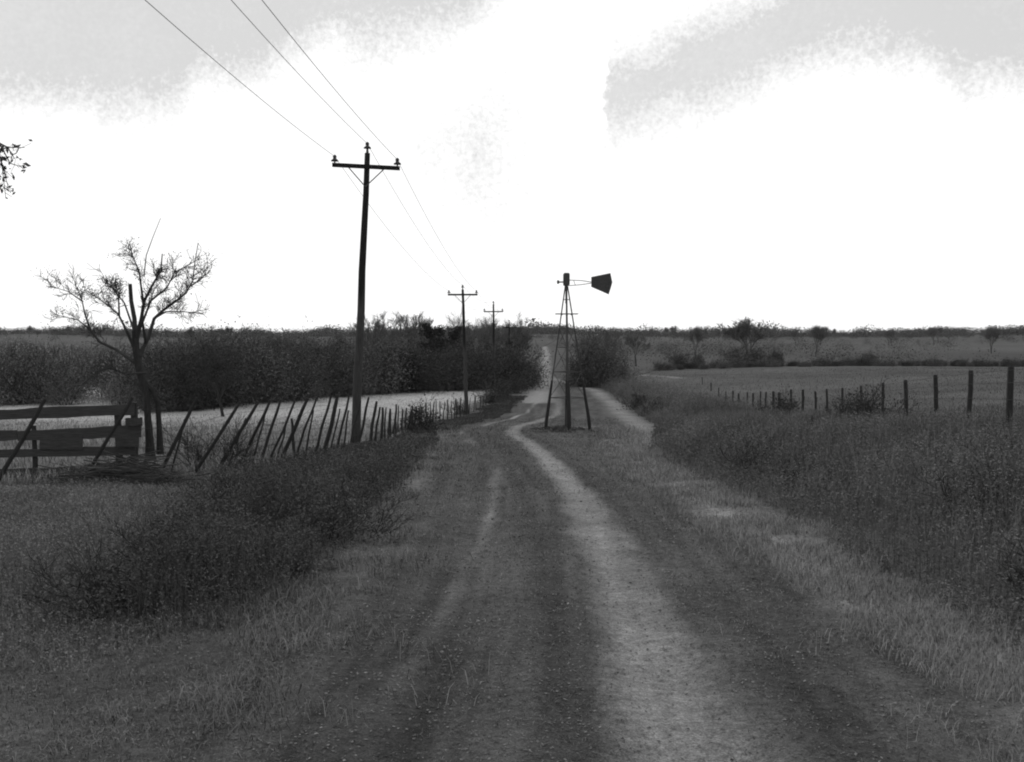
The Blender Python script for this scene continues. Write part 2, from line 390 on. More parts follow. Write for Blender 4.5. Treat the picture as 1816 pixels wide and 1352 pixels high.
def tone_at(x, y):
    wob = (fbm(x, y, .9, 1) - .5)
    base = .074 + .03 * (fbm(x, y, .35, 4) - .5) + .0 * x
    t = base.copy()
    t = np.where(y > 120, .075 + .05 * (fbm(x, y, .01, 7) - .5), t)
    # pale dry field left, behind the fence
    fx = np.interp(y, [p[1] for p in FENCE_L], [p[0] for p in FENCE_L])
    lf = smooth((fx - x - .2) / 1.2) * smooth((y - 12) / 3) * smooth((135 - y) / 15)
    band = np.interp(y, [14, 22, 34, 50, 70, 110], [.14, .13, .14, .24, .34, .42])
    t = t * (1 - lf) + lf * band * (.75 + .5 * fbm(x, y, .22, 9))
    # right pasture
    rxx = np.interp(y, XR_Y, XR_X) + 7
    rf = smooth((x - rxx) / 3) * smooth((y - 16) / 6) * smooth((245 - y) / 25)
    t = t * (1 - rf) + rf * (.082 + .07 * (fbm(x, y, .05, 12) - .5) + .05 * (fbm(x, y * .5, .35, 13) - .5))
    xl = np.interp(y, XL_Y, XL_X); xr = np.interp(y, XR_Y, XR_X)
    # grass verges, straw-coloured
    lum = lambda pts, wd, n=1.0: np.exp(-(poly_dist(x, y, pts) / (wd * (1 + .9 * wob * n))) ** 2)
    t = np.maximum(t, .2 * lum(VERGE, .75) * (.6 + .8 * fbm(x, y, .8, 15)))
    t = np.maximum(t, .12 * lum(LVERGE, .5) * (.5 + 1.0 * fbm(x, y, .6, 17)))
    bl = smooth((-1.8 - x) / 1.0) * smooth((7.6 - y + .8 * wob) / 1.5)
    t = np.maximum(t, .1 * bl * (.6 + .8 * fbm(x, y, 1.1, 19)))
    cxr = .5 * (np.interp(y, [p[1] for p in RIGHT_RUT], [p[0] for p in RIGHT_RUT]) + np.interp(y, [p[1] for p in LEFT_RUT[:9]], [p[0] for p in LEFT_RUT[:9]]))
    stk = .5 * vnoise(x - cxr, y, np.array(1.0), 60) if False else (.6 * vnoise((x - cxr) * 5.2, y * .16, 1.0, 60) + .4 * vnoise((x - cxr) * 11, y * .3, 1.0, 62))
    inr_ = smooth((x - xl) / .8) * smooth((xr - x) / .8) * (y < 110)
    t = t * (1 + inr_ * (stk - .5) * 1.1)
    # wheel ruts: bare pale dirt
    g = np.exp(-(poly_dist(x, y, RIGHT_RUT) / (np.interp(y, [4, 9, 20], [.50, .42, .36]) * (1 + .8 * wob))) ** 3.2) * (.72 + .55 * stk) * np.interp(y, [0, 20, 30, 60, 110], [.23, .21, .21, .17, .12])
    g = np.maximum(g, lum(LEFT_RUT, .2) * (.35 + 1.3 * stk) * np.interp(y, [0, 12, 17, 22, 28, 40, 60, 110, 620], [.072, .076, .175, .17, .078, .12, .19, .16, .16]) * (.55 + .9 * fbm(x, y, .5, 21)))
    wdf = np.interp(y, [30, 45, 80, 110], [.55, .9, 1.0, .9])
    g = np.maximum(g, .19 * np.exp(-(poly_dist(x, y, RIGHT_FORK) / wdf) ** 2) * (.6 + .8 * fbm(x, y, .4, 23)))
    g = np.maximum(g, .2 * lum(CROSS, .6))
    g = np.maximum(g, .22 * np.exp(-(poly_dist(x, y, FARM) / 1.0) ** 2))
    far = np.exp(-(poly_dist(x, y, LEFT_RUT[12:]) / 1.9) ** 2) * .24
    g = np.maximum(g, far)
    t = np.maximum(t, g)
    # ground tone unevenly darker round the windmill base
    dm = np.hypot((x - MILL[0]) / 1.5, (y - MILL[1] + .3) / 1.6)
    t = t * (1 - .3 * np.exp(-dm ** 2) * (.4 + fbm(x, y, 1.2, 66)))
    return t

ys = [-14.0]
while ys[-1] < 5200:
    yy = ys[-1]
    ys.append(yy + (.09 if yy < 12 else .09 + (yy - 12) * .0105))
ys = np.array(ys)
us = np.sign(np.linspace(-1, 1, 421)) * np.abs(np.linspace(-1, 1, 421)) ** 1.6 * 1.3
GX = us[None, :] * (ys[:, None] + 24); GY = np.repeat(ys[:, None], len(us), 1)
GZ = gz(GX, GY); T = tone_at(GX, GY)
nr, nc = GX.shape
idx = np.arange(nr * nc).reshape(nr, nc)
Q = np.stack([idx[:-1, :-1], idx[:-1, 1:], idx[1:, 1:], idx[1:, :-1]], -1).reshape(-1, 4)
qx = GX.ravel()[Q].mean(1); qy = GY.ravel()[Q].mean(1)
qxl = np.interp(qy, XL_Y, XL_X); qxr = np.interp(qy, XR_Y, XR_X)
road = (qx > qxl + .5) & (qx < qxr - .6) & (qy < 125)
road &= ~((np.hypot((qx - MILL[0]) / 1.7, (qy - MILL[1]) / 3.2) < 1))
pd_far = poly_dist(qx, qy, LEFT_RUT[12:]); road |= (pd_far < 1.8) & (qy >= 125)
qf = np.interp(qy, [p[1] for p in FENCE_L], [p[0] for p in FENCE_L])
lfield = (qx < qf - .2) & (qy > 14) & (qy < 135) & ~road
rfield = (qx > qxr + 7) & (qy > 18) & (qy < 245) & ~road
hill = (qy > 245) & ~road
Vall = np.stack([GX.ravel(), GY.ravel(), GZ.ravel()], 1); Tall = T.ravel()
def sheet(name, mask):
    q = Q[mask]; u, inv = np.unique(q.ravel(), return_inverse=True)
    o = np_mesh(name, Vall[u], quads=inv.reshape(-1, 4), mat=MAT['ground'], kind='structure')
    a = o.data.attributes.new('tone', 'FLOAT', 'POINT'); a.data.foreach_set('value', Tall[u].astype(np.float32))
    o.data.polygons.foreach_set('use_smooth', np.ones(len(q), bool))
    return o
sheet('dirt_road', road)
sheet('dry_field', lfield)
sheet('pasture', rfield)
sheet('hills', hill)
sheet('ground', ~(road | lfield | rfield | hill))

# ------------------------------------------------------------------ utility poles and line wires
PO = 'utility poles along the left side of the road'
def arm_dir(d):                                   # crossarm axis, square to the line direction
    d = Vector((d[0], d[1], 0)).normalized(); return Vector((d.y, -d.x, 0))
def utility_pole(base, top, arm_z, arm_half, ax, tilt, label, rb=.145, rt=.08, detail=True):
    b = Vector(base); t_ = Vector(top) - b
    root = thing('utility_pole', b, label, 'utility pole', PO)
    n = 9; P = []; Rr = []
    for i in range(n):
        f = i / (n - 1); P.append(Vector((0, 0, -.5)) * (1 - f) * 1 + t_ * f + Vector((.012 * math.sin(i * 2.1), .01 * math.cos(i * 1.7), 0)) * (0 < i < n - 1)); Rr.append(rb + (rt - rb) * f)
    MB().tube(P, Rr, 14).build('pole_shaft', MAT['creosote'], root, smooth_=True)
    f = (arm_z - b.z) / t_.z; c = t_ * f
    front = Vector((ax.y, -ax.x, 0)); front = front if front.y < 0 else -front
    c = c + front * (rb + (rt - rb) * f + .045)
    a3 = (ax + Vector((0, 0, tilt))).normalized()
    m = MB().box(c, a3 * arm_half, front * .045, Vector((0, 0, .058)))
    m.build('crossarm', MAT['crossarm'], root)
    for sg in (-1, 1):
        MB().bar(c + a3 * sg * arm_half * .52 - Vector((0, 0, .05)) - front * .03, t_ * (f - .58 / t_.z) + front * (rb * .62), .032, .008, front).build('brace', MAT['iron'], root)
    tops = []
    prof = [(.035, 0), (.115, .0), (.105, .03), (.055, .075), (.045, .1), (.062, .12), (.05, .16), (.02, .19)]
    for p in (c + a3 * -arm_half * .93 + Vector((0, 0, .06)), c + a3 * arm_half * .93 + Vector((0, 0, .06))):
        ins = MB().lathe(p + Vector((0, 0, .05)), prof, 14).build('insulator', MAT['porcelain'], root, smooth_=True)
        MB().tube([p + Vector((0, 0, -.02)), p + Vector((0, 0, .08))], .022, 8).build('pin', MAT['iron'], ins)
        tops.append(b + p + Vector((0, 0, .19)))
    p = t_ + Vector((0, 0, .0))
    ins = MB().lathe(p + Vector((0, 0, .14)), prof, 14).build('insulator', MAT['porcelain'], root, smooth_=True)
    MB().tube([p + Vector((0, 0, -.04)), p + Vector((0, 0, .17))], [.05, .024], 8).build('pin', MAT['iron'], ins)
    tops.insert(1, b + p + Vector((0, 0, .28)))
    return tops

P0 = Vector((-5.4, -8.5))
pole_spec = [  # base px, base row, top px, top row, Y, arm row, arm half, label
    (628, 795, 651.5, 272, 31.7, 297, .99, 'tall nearest utility pole, leaning slightly, beside the stake fence'),
    (828, 738, 820.5, 514, 71.7, 523, .99, 'second utility pole with three insulators, on the skyline left of the windmill'),
    (877, 690, 875, 540, 105, 553, .95, 'third utility pole, in front of the bare round treetops'),
    (904, 676, 903, 572, 142, 581, .95, 'fourth utility pole, small, just past the bare round treetops'),
    (922, 668, 921, 584, 182, 589, .95, 'farthest and smallest utility pole, left of the far road'),
]
pts2 = [P0] + [Vector((at(s[2], s[3], s[4]).x, s[4])) for s in pole_spec]
chains = []
for i, s in enumerate(pole_spec):
    a = pts2[i]; c = pts2[min(i + 2, len(pts2) - 1)]
    ax = arm_dir(c - a)
    bx = at(s[0], s[1], s[4]).x; base = Vector((bx, s[4], G(bx, s[4])))
    top = at(s[2], s[3], s[4]); az_ = at(s[2], s[5], s[4]).z
    chains.append(utility_pole(base, top, az_, s[6], ax, -.055 if i == 0 else 0, s[7]))
ax0 = arm_dir(pts2[1] - P0)
start = [Vector((P0.x, P0.y, 8.3)) - ax0 * .92, Vector((P0.x, P0.y, 8.8)), Vector((P0.x, P0.y, 8.3)) + ax0 * .92]
for k, (lab) in enumerate(('left line wire, ending on the left insulator of the crossarm', 'middle line wire, on the insulator at the pole top', 'right line wire, on the right insulator of the crossarm')):
    seq = [start[k]] + [c[k] for c in chains]; P = []
    for j, (a, b) in enumerate(zip(seq[:-1], seq[1:])):
        sag = .55 if j == 0 else .5
        for q in range(24):
            f = q / 24; P.append(a.lerp(b, f) - Vector((0, 0, sag * 4 * f * (1 - f))))
    P.append(seq[-1])
    o = MB().tube(P, .0065, 5).build('line_wire', MAT['wire'])
    tag(o, lab + ' of the nearest pole', 'wire', 'wires strung along the utility poles')

# ------------------------------------------------------------------ leaning stake fence on the left
rt = thing('stake_fence', (-6.2, 21.2, G(-6.2, 21.2)), 'wire fence of thin leaning wooden stakes along the left of the road', 'fence')
o_f = Vector(rt.location)
stakes = [  # base px, top px, top row, Y, r
    (-10, 89, 692, 18.4, .048), (150, 237, 702, 19.5, .042), (284, 348, 705, 20.6, .044), (303, 327, 744, 20.9, .022), (345, 426, 713, 21.3, .042), (386, 458, 713, 22.3, .046), (424, 480, 709, 23.2, .042),
    (462, 498, 709, 24.2, .042), (478, 525, 706, 24.8, .036), (500, 546, 706, 25.4, .055), (522, 517, 742, 25.8, .045), (524, 562, 705, 26, .036), (558, 587, 703, 27, .042), (573, 599, 700, 27.6, .068), (594, 619, 702, 28.6, .042), (404, 436, 742, 22.8, .026), (448, 470, 735, 23.9, .024), (490, 512, 738, 25.1, .026), (541, 556, 728, 26.5, .028), (583, 603, 725, 28.2, .028), (608, 618, 728, 29.6, .034), (617, 640, 712, 30.2, .03),
    (632, 654, 705, 31, .048), (655, 668, 712, 33, .06), (664, 674, 722, 34, .045)]
px, Yc = 676, 35.2
while px < 752:
    stakes.append((px, px + rnd.uniform(-1, 7), rnd.uniform(717, 727), Yc, rnd.uniform(.03, .06))); st = rnd.uniform(3.2, 8.5); px += st; Yc += st * .155
px = 756; Yc = 48
while px < 905:
    f = (px - 756) / 150
    stakes.append((px, px + rnd.uniform(-1, 3.5), 716 - 26 * f + rnd.uniform(-3, 3), 48 + 50 * f ** 1.2, rnd.uniform(.028, .05))); px += rnd.uniform(3.5, 9)
tops_l = []
for (bp, tp, tr, Y, r) in stakes:
    r *= .82
    bx = at(bp, 800, Y).x; bz = G(bx, Y)
    tpnt = at(tp, tr, Y + rnd.uniform(-.15, .15)); b = Vector((bx, Y, bz))
    lim = 1.75
    if (tpnt - b).length > lim: tpnt = b + (tpnt - b).normalized() * lim
    mid = b.lerp(tpnt, .5) + Vector((rnd.uniform(-.03, .03), 0, rnd.uniform(-.02, .02)))
    P = [b - (tpnt - b).normalized() * .25 - o_f, b.lerp(tpnt, .2) - o_f, mid - o_f, b.lerp(tpnt, .8) + Vector((rnd.uniform(-.015, .015), 0, 0)) - o_f, tpnt - o_f]
    MB().tube(P, [r * 1.1, r * 1.05, r, r * .95, r * .75], 7).build('stake', MAT['stake'], rt)
    tops_l.append((b, tpnt))
for f in (.35, .6, .85):
    P = [b.lerp(t, f) - o_f for b, t in tops_l]
    P = [P[0] + Vector((-5, -3.6, .3))] + P
    MB().tube(P, .0035, 4).build('wire_strand', MAT['fwire'], rt)

# ------------------------------------------------------------------ wire fence with round posts on the right
FR = lambda Y: (.13 * Y + 6.7)
root = thing('post_fence', (FR(22), 22, G(FR(22), 22)), 'wire fence on stout upright wooden posts behind the weeds on the right', 'fence')
o_r = Vector(root.location)
rposts = [(1880, 642, 17.4, .085), (1793, 650, 20, .085), (1722, 657, 22.5, .072), (1659, 665, 25.2, .072), (1606, 674, 28.3, .075), (1566, 679, 31, .06), (1527, 684, 34.4, .06), (1494, 688, 38, .06), (1466, 690, 42, .06)]
px = 1446
while px > 1240:
    Y = 6.7 / ((px - CX) / F - .13); rposts.append((px, 692 + (1446 - px) * .02 + rnd.uniform(-2, 3), Y, rnd.uniform(.05, .085))); px -= rnd.uniform(9, 17) if px < 1400 else rnd.uniform(15, 24)
tl = []
for px, row, Y, r in rposts:
    r *= .7 if Y < 45 else .9
    t_ = at(px, row, Y); b = Vector((t_.x + rnd.uniform(-.04, .06), Y, G(t_.x, Y)))
    if t_.z - b.z < 1.0: t_.z = b.z + 1.0
    if t_.z - b.z > 1.6: t_.z = b.z + 1.6
    d_ = t_ - b
    MB().tube([b - d_ * .2 - o_r, b + d_ * .3 - o_r, b + d_ * .7 + Vector((rnd.uniform(-.015, .015), 0, 0)) - o_r, t_ - Vector((0, 0, .03)) - o_r, t_ - o_r], [r * 1.05, r * 1.02, r, r * .96, r * .8], 9).build('post', MAT['post'], root)
    tl.append((b, t_))
for f in (.3, .55, .78, .95):
    MB().tube([b.lerp(t_, f) + Vector((-.06, -.06, 0)) - o_r for b, t_ in tl], .0035, 4).build('wire_strand', MAT['fwire'], root)

# ------------------------------------------------------------------ old board fence, brush pile
bf = thing('board_fence', (at(120, 840, 19.9).x, 19.9, G(at(120, 840, 19.9).x, 19.9)), 'old grey board fence of wide uneven planks beneath the bare tree', 'fence')
o_b = Vector(bf.location)
def board(p0, p1, rows, thick=.03, dy=0.0, Y=19.9):
    (r0a, r0b), (r1a, r1b) = rows
    n = 11; m = MB()
    for i in range(n):
        f = i / (n - 1); px = p0 + (p1 - p0) * f; ra = r0a + (r1a - r0a) * f + rnd.uniform(-1.3, 1.3); rb_ = r0b + (r1b - r0b) * f + rnd.uniform(-1.3, 1.3)
        yy = Y + dy + rnd.uniform(-.008, .008)
        a = at(px, ra, yy) - o_b; b = at(px, rb_, yy) - o_b
        base = len(m.v)
        for q in (a, b, b + Vector((0, thick, 0)), a + Vector((0, thick, 0))): m.v.append(tuple(q))
        if i:
            for k in range(4): m.f.append((base - 4 + k, base - 4 + (k + 1) % 4, base + (k + 1) % 4, base + k))
    m.f.append((3, 2, 1, 0)); e = len(m.v) - 4; m.f.append((e, e + 1, e + 2, e + 3))
    m.build('board', MAT['board'], bf)
board(-190, 238, ((734, 750), (717, 737)))
board(-190, 30, ((768, 784), (763, 781)), dy=.002)
board(31, 250, ((765, 783), (753, 775)))
board(70, 146, ((776, 798), (773, 797)), dy=-.035)
board(-190, 240, ((806, 818), (790, 806)))
board(-190, 150, ((836, 851), (828, 846)))
board(152, 262, ((824, 842), (818, 838)), dy=.003)
for px, ra, wd, dx in ((208, 726, .07, 4), (238, 714, .075, -2), (-120, 720, .07, 3), (60, 755, .05, 2)):
    t_ = at(px, ra, 19.98) - o_b; bx = at(px + dx, 840, 19.98).x; b = Vector((bx, 19.98, G(bx, 19.98) - .3)) - o_b
    MB().tube([b, b.lerp(t_, .5) + Vector((.012, 0, 0)), t_], [wd * 1.1, wd, wd * .9], 8).build('post', MAT['stake'], bf)
# upright scrap slabs nailed by the tree
for px0, px1, ra, rb_ in ((205, 246, 776, 794), (222, 252, 742, 756)):
    board(px0, px1, ((ra, rb_), (ra - 1, rb_ - 1)), dy=-.06)
bpx = at(228, 830, 19.2).x
m = MB()
for i in range(220):
    c = Vector((bpx + rnd.gauss(0, .5), 19.2 + rnd.gauss(0, .25), 0)); c.z = G(c.x, c.y) + abs(rnd.gauss(0, .2)) * max(.2, 1 - abs(c.x - bpx)) + .03
    d_ = Vector((rnd.gauss(1, .25) * rnd.choice((-1, 1)), rnd.gauss(0, .45), rnd.gauss(.0, .22))).normalized() * rnd.uniform(.25, .8)
    if c.x + abs(d_.x) > bpx + .85: d_ *= .6
    r = rnd.uniform(.004, .014)
    m.tube([c - d_, c + Vector((rnd.uniform(-.06, .06), rnd.uniform(-.06, .06), rnd.uniform(-.03, .05))), c + d_], [r, r * .9, r * .4], 5)
tag(m.build('brush_pile', MAT['stick'], origin=(bpx, 19.2, G(bpx, 19.2))), 'pile of dead sticks and branches at the foot of the bare tree', 'brush pile')

# ------------------------------------------------------------------ windmill
wx, wy = MILL; wz = G(wx, wy)
wm = thing('windmill', (wx, wy, wz), 'bladeless steel windmill on a four legged tower with a square tail vane', 'windmill')
S = wy / F
wtop = at(1004, 506, wy).z - wz           # where the legs meet
lean = at(1004.5, 500, wy).x - wx
def wmz(row): return at(1005, row, wy).z - wz
hd = .93
corners = [(-hd, 0), (0, -hd), (hd, 0), (0, hd)]
def legp(c, f): return Vector((c[0] * (1 - f) + c[0] * .045 * f + lean * f, c[1] * (1 - f) + c[1] * .045 * f, wtop * f))
for i, c in enumerate(corners):
    gzc = G(wx + c[0], wy + c[1]) - wz
    foot = legp(c, 0); foot.z = gzc - .35
    MB().bar(legp(c, .2), legp(c, 1), .062 if i == 1 else .05, .05, (c[0], c[1], 0)).build('leg', MAT['galv'], wm)
    r = .1 if i == 1 else .075
    MB().tube([foot, legp(c, .06), legp(c, .17), legp(c, .34)], [r * 1.02, r * .97, r * .85, r * .62], 9).build('anchor_post', MAT['post'], wm)
for f in (.22, .4, .57, .7, .8, .9):
    m = MB()
    for i in range(4):
        m.bar(legp(corners[i], f), legp(corners[(i + 1) % 4], f), .028, .02)
    m.build('girt', MAT['galv'], wm)
m = MB()
fs = (.22, .4, .57, .7)
for a, b in zip(fs[:-1], fs[1:]):
    for i in range(4):
        m.tube([legp(corners[i], a), legp(corners[(i + 1) % 4], b)], .007, 4); m.tube([legp(corners[(i + 1) % 4], a), legp(corners[i], b)], .007, 4)
m.build('cross_brace', MAT['galv'], wm)
pz = wmz(557); pf = pz / wtop; pc = legp((0, 0), pf)
m = MB()
hw = .34
for k in range(6):
    if k in (2, 3): continue
    m.box(pc + Vector((0, -hw + .07 + k * .123, 0)), (hw * 1.35, 0, 0), (0, .05, 0), (0, 0, .014))
for sg in (-1, 1):
    m.box(pc + Vector((sg * .2, 0, -.03)), (.025, 0, 0), (0, hw, 0), (0, 0, .014))
m.build('platform', MAT['stake'], wm)
MB().tube([Vector((0, 0, .2)), legp((0, 0), .98)], [.03, .022], 8).build('pump_rod', MAT['iron'], wm)
MB().tube([Vector((0, 0, -.1)), Vector((0, 0, .75)), Vector((lean * .15, 0, .95))], [.07, .07, .045], 10).build('pump_pipe', MAT['iron'], wm)
hx = lean
MB().tube([Vector((hx, 0, wtop - .75)), Vector((hx, 0, wtop + .05))], .045, 10).build('mast_pipe', MAT['iron'], wm)
zt, zb = wmz(484.5), wmz(505)
m = MB()
a, b_ = .13, .15
bm_ = [(-a, zb), (-a, zt - .05), (-a + .04, zt), (a - .04, zt), (a, zt - .05), (a, zb), (a - .05, zb - .06), (-a + .05, zb - .06)]
m.prism([(hx + p[0], 0, p[1]) for p in bm_], (0, b_, 0))
head = m.build('gear_head', MAT['iron'], wm)
zh = wmz(500.5)
m = MB().tube([Vector((hx - .32, 0, zh)), Vector((hx - .1, 0, zh))], .028, 8)
m.lathe((hx - .36, 0, zh), [(.02, -.03), (.07, -.015), (.085, .02), (.06, .06), (.03, .07)], 12, (1, 0, 0))
m.build('wheel_hub', MAT['iron'], wm)
vx0 = at(1048.5, 500, wy).x - wx; zv = wmz(501.5)
m = MB()
for r0, sg in ((497, 1), (507, -1)):
    m.tube([Vector((hx + .1, 0, wmz(r0))), Vector(((hx + vx0) / 2 + .1, 0, wmz(501.5 - 3.6 * sg))), Vector((vx0 + .05, 0, zv + .015 * sg))], .016, 6)
m.bar(Vector((hx + .3, 0, wmz(498))), Vector((hx + .36, 0, wmz(505.5))), .02, .012)
m.bar(Vector((vx0 + .02, 0, zv)), Vector((at(1085, 502, wy).x - wx, 0, zv)), .03, .024)
m.build('tail_boom', MAT['iron'], wm)
def vp(px, row): p = at(px, row, wy); return (p.x - wx, 0, p.z - wz)
m = MB().prism([vp(1048.5, 509), vp(1079.5, 522.5), vp(1083.5, 510), vp(1086, 501), vp(1082.5, 484.5), vp(1048.5, 491.5)], (0, .005, 0))
vane = m.build('tail_vane', MAT['iron'], wm)
for p, q in (((1056, 491), (1056, 511)), ((1078, 487), (1078, 520))):
    MB().bar(Vector(vp(*p)) + Vector((0, -.012, 0)), Vector(vp(*q)) + Vector((0, -.012, 0)), .03, .012).build('vane_rib', MAT['iron'], vane)

# ------------------------------------------------------------------ trees
def grow(m, p, d_, ln, r, lev, rg, P, ends, wander=.22):
    n = 4 if lev > 0 else 3
    pts_, rr = [p.copy()], [r]; q = p.copy(); dd = d_.copy()
    for i in range(n):
        dd = (dd + Vector((rg.gauss(0, wander), rg.gauss(0, wander), rg.gauss(.04, wander * .8)))).normalized()
        q = q + dd * ln / n; pts_.append(q.copy()); rr.append(max(r * (1 - .55 * (i + 1) / n), P['rmin']))
    m.tube(pts_, rr, 6 if lev >= P['lev'] - 1 else (4 if lev > 1 else 3), cap=lev > 1)
    ends.append((q.copy(), lev))
    if lev == 0: return
    for k in range(P['n'][lev]):
        f = rg.uniform(P.get('f0', .3), 1.0); j = min(int(f * n), n - 1); s = pts_[j].lerp(pts_[j + 1], f * n - j)
        t_ = (pts_[j + 1] - pts_[j]).normalized()
        rv = Vector((rg.gauss(0, 1), rg.gauss(0, 1), rg.gauss(0, 1))); rv = (rv - t_ * rv.dot(t_)).normalized()
        an = rg.uniform(*P['ang']); nd = (t_ * math.cos(an) + rv * math.sin(an) + Vector((0, 0, P.get('up', .15)))).normalized()
        grow(m, s, nd, ln * rg.uniform(*P['len']), max(rr[j] * .6, P['rmin']), lev - 1, rg, P, ends, wander)

def mesh_tree(name, label, seed, H, trunk_r, P, leaves=None, twigmat='fartwig', fork=3, spread=.5, trunk_f=.35, group=None, cat='tree'):
    """a tree at the origin: trunk mesh, crown mesh of limbs and twigs, and leaves where it has them"""
    rg = random.Random(seed)
    root = thing(name, (0, 0, 0), label, cat, group)
    th = H * trunk_f; top = Vector((rg.uniform(-.05, .05) * H, rg.uniform(-.05, .05) * H, th))
    MB().tube([Vector((0, 0, -.4)), Vector((0, 0, .1)), top * .5 + Vector((.03, 0, 0)), top], [trunk_r * 1.4, trunk_r * 1.1, trunk_r * .9, trunk_r * .75], 9).build('trunk', MAT['bark'], root)
    m = MB(); ends = []
    for k in range(fork):
        a = 2 * math.pi * (k + rg.uniform(-.3, .3)) / fork; sp = rg.uniform(spread * .5, spread) if k else spread * .15
        d_ = Vector((math.cos(a) * sp, math.sin(a) * sp, 1)).normalized()
        grow(m, top * rg.uniform(.75, 1.0), d_, (H - th) * rg.uniform(.5, .66), trunk_r * .6, P['lev'], rg, P, ends, P.get('wander', .22))
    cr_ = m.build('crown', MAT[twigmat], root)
    if leaves:
        nl, sz, sprd, mat = leaves
        E = np.array([tuple(e[0]) for e in ends]); g = np.random.default_rng(seed)
        C = E[g.integers(0, len(E), nl)] + g.normal(size=(nl, 3)) * sprd
        C[:, 2] = np.maximum(C[:, 2], .15)
        V, q = leaf_arrays(C, g.uniform(.6, 1.4, nl) * sz, g)
        np_mesh('leaves', V, quads=q, mat=MAT[mat], parent=root)
    return root

PB = dict(lev=3, n=[0, 7, 7, 7], ang=(.3, .8), len=(.42, .62), rmin=.015, up=.1, f0=.35, wander=.14)
def park(o): return o
def set_at(o, px, Y, scale=1.0, rz=0.0, sink=.1):
    x = at(px, 690, Y).x; o.location = (x, Y, G(x, Y) - sink); o.scale = (scale,) * 3; o.rotation_euler = (0, 0, rz)
    return o
def set_top(o, px, Y, row, wide=1.0, rz=0.0):
    top = max(v.co.z for c in o.children for v in c.data.vertices)
    x = at(px, 690, Y).x; sc = (at(px, row, Y).z - G(x, Y)) / top
    o.location = (x, Y, G(x, Y) - .1); o.scale = (sc * wide, sc * wide, sc); o.rotation_euler = (0, 0, rz)
    return o
# bare trees on the skyline, each placed and named
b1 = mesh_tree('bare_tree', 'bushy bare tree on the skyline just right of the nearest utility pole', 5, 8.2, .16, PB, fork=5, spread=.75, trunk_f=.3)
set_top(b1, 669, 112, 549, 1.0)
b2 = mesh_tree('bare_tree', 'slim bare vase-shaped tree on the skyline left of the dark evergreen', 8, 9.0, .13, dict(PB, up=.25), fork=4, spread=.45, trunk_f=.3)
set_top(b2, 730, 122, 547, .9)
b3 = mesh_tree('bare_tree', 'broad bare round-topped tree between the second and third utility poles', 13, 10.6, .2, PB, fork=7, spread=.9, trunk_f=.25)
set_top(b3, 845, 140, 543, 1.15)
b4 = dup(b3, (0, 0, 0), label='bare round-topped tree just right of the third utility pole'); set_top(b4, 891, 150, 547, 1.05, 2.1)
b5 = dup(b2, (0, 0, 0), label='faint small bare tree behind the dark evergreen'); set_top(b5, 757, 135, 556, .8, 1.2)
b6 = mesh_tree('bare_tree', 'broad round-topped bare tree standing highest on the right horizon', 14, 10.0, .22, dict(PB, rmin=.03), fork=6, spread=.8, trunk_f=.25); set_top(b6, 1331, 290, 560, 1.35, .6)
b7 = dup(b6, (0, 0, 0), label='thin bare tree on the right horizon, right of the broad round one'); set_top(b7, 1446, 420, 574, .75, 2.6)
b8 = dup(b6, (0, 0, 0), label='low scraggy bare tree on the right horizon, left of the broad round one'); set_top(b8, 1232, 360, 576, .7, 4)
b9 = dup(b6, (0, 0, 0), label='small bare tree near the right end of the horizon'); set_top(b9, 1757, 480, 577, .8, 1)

# dark evergreen on the skyline: whorled boughs of needle clumps
def evergreen(name, label, seed, H, group=None):
    g = np.random.default_rng(seed); rg = random.Random(seed)
    root = thing(name, (0, 0, 0), label, 'evergreen tree', group)
    MB().tube([(0, 0, -.3), (.05, 0, H * .5), (.1, 0, H * .95)], [.16, .1, .03], 8).build('trunk', MAT['bark'], root)
    parts = []; m = MB()
    for i in range(46):
        f = rg.uniform(.08, .97); a = rg.uniform(0, 6.28); ln = (H * .36) * (1 - f * .62) * rg.uniform(.55, 1.15)
        s = Vector((.1 * f, 0, H * f)); e = s + Vector((math.cos(a) * ln, math.sin(a) * ln, ln * rg.uniform(.0, .45)))
        m.tube([s, s.lerp(e, .5) - Vector((0, 0, .05)), e], [.03, .02, .01], 4)
        n = 110; tt = g.uniform(.2, 1.05, n)[:, None]
        C = np.array(s)[None] * (1 - tt) + np.array(e)[None] * tt + g.normal(size=(n, 3)) * .17 * (.6 + tt * .5)
        parts.append(leaf_arrays(C, g.uniform(.08, .2, n), g))
    V, q, _ = join(parts)
    m.build('bough', MAT['bark'], root)
    np_mesh('crown', V, quads=q, mat=MAT['cedar'], parent=root)
    return root
e1 = evergreen('evergreen_tree', 'dark ragged evergreen standing up from the thicket left of the second utility pole', 3, 7.2); set_top(e1, 764, 108, 568, 1.0)
e2 = dup(e1, (0, 0, 0), label='dark evergreen at the foot of the second utility pole'); set_top(e2, 812, 112, 574, 1.0, 2.0)

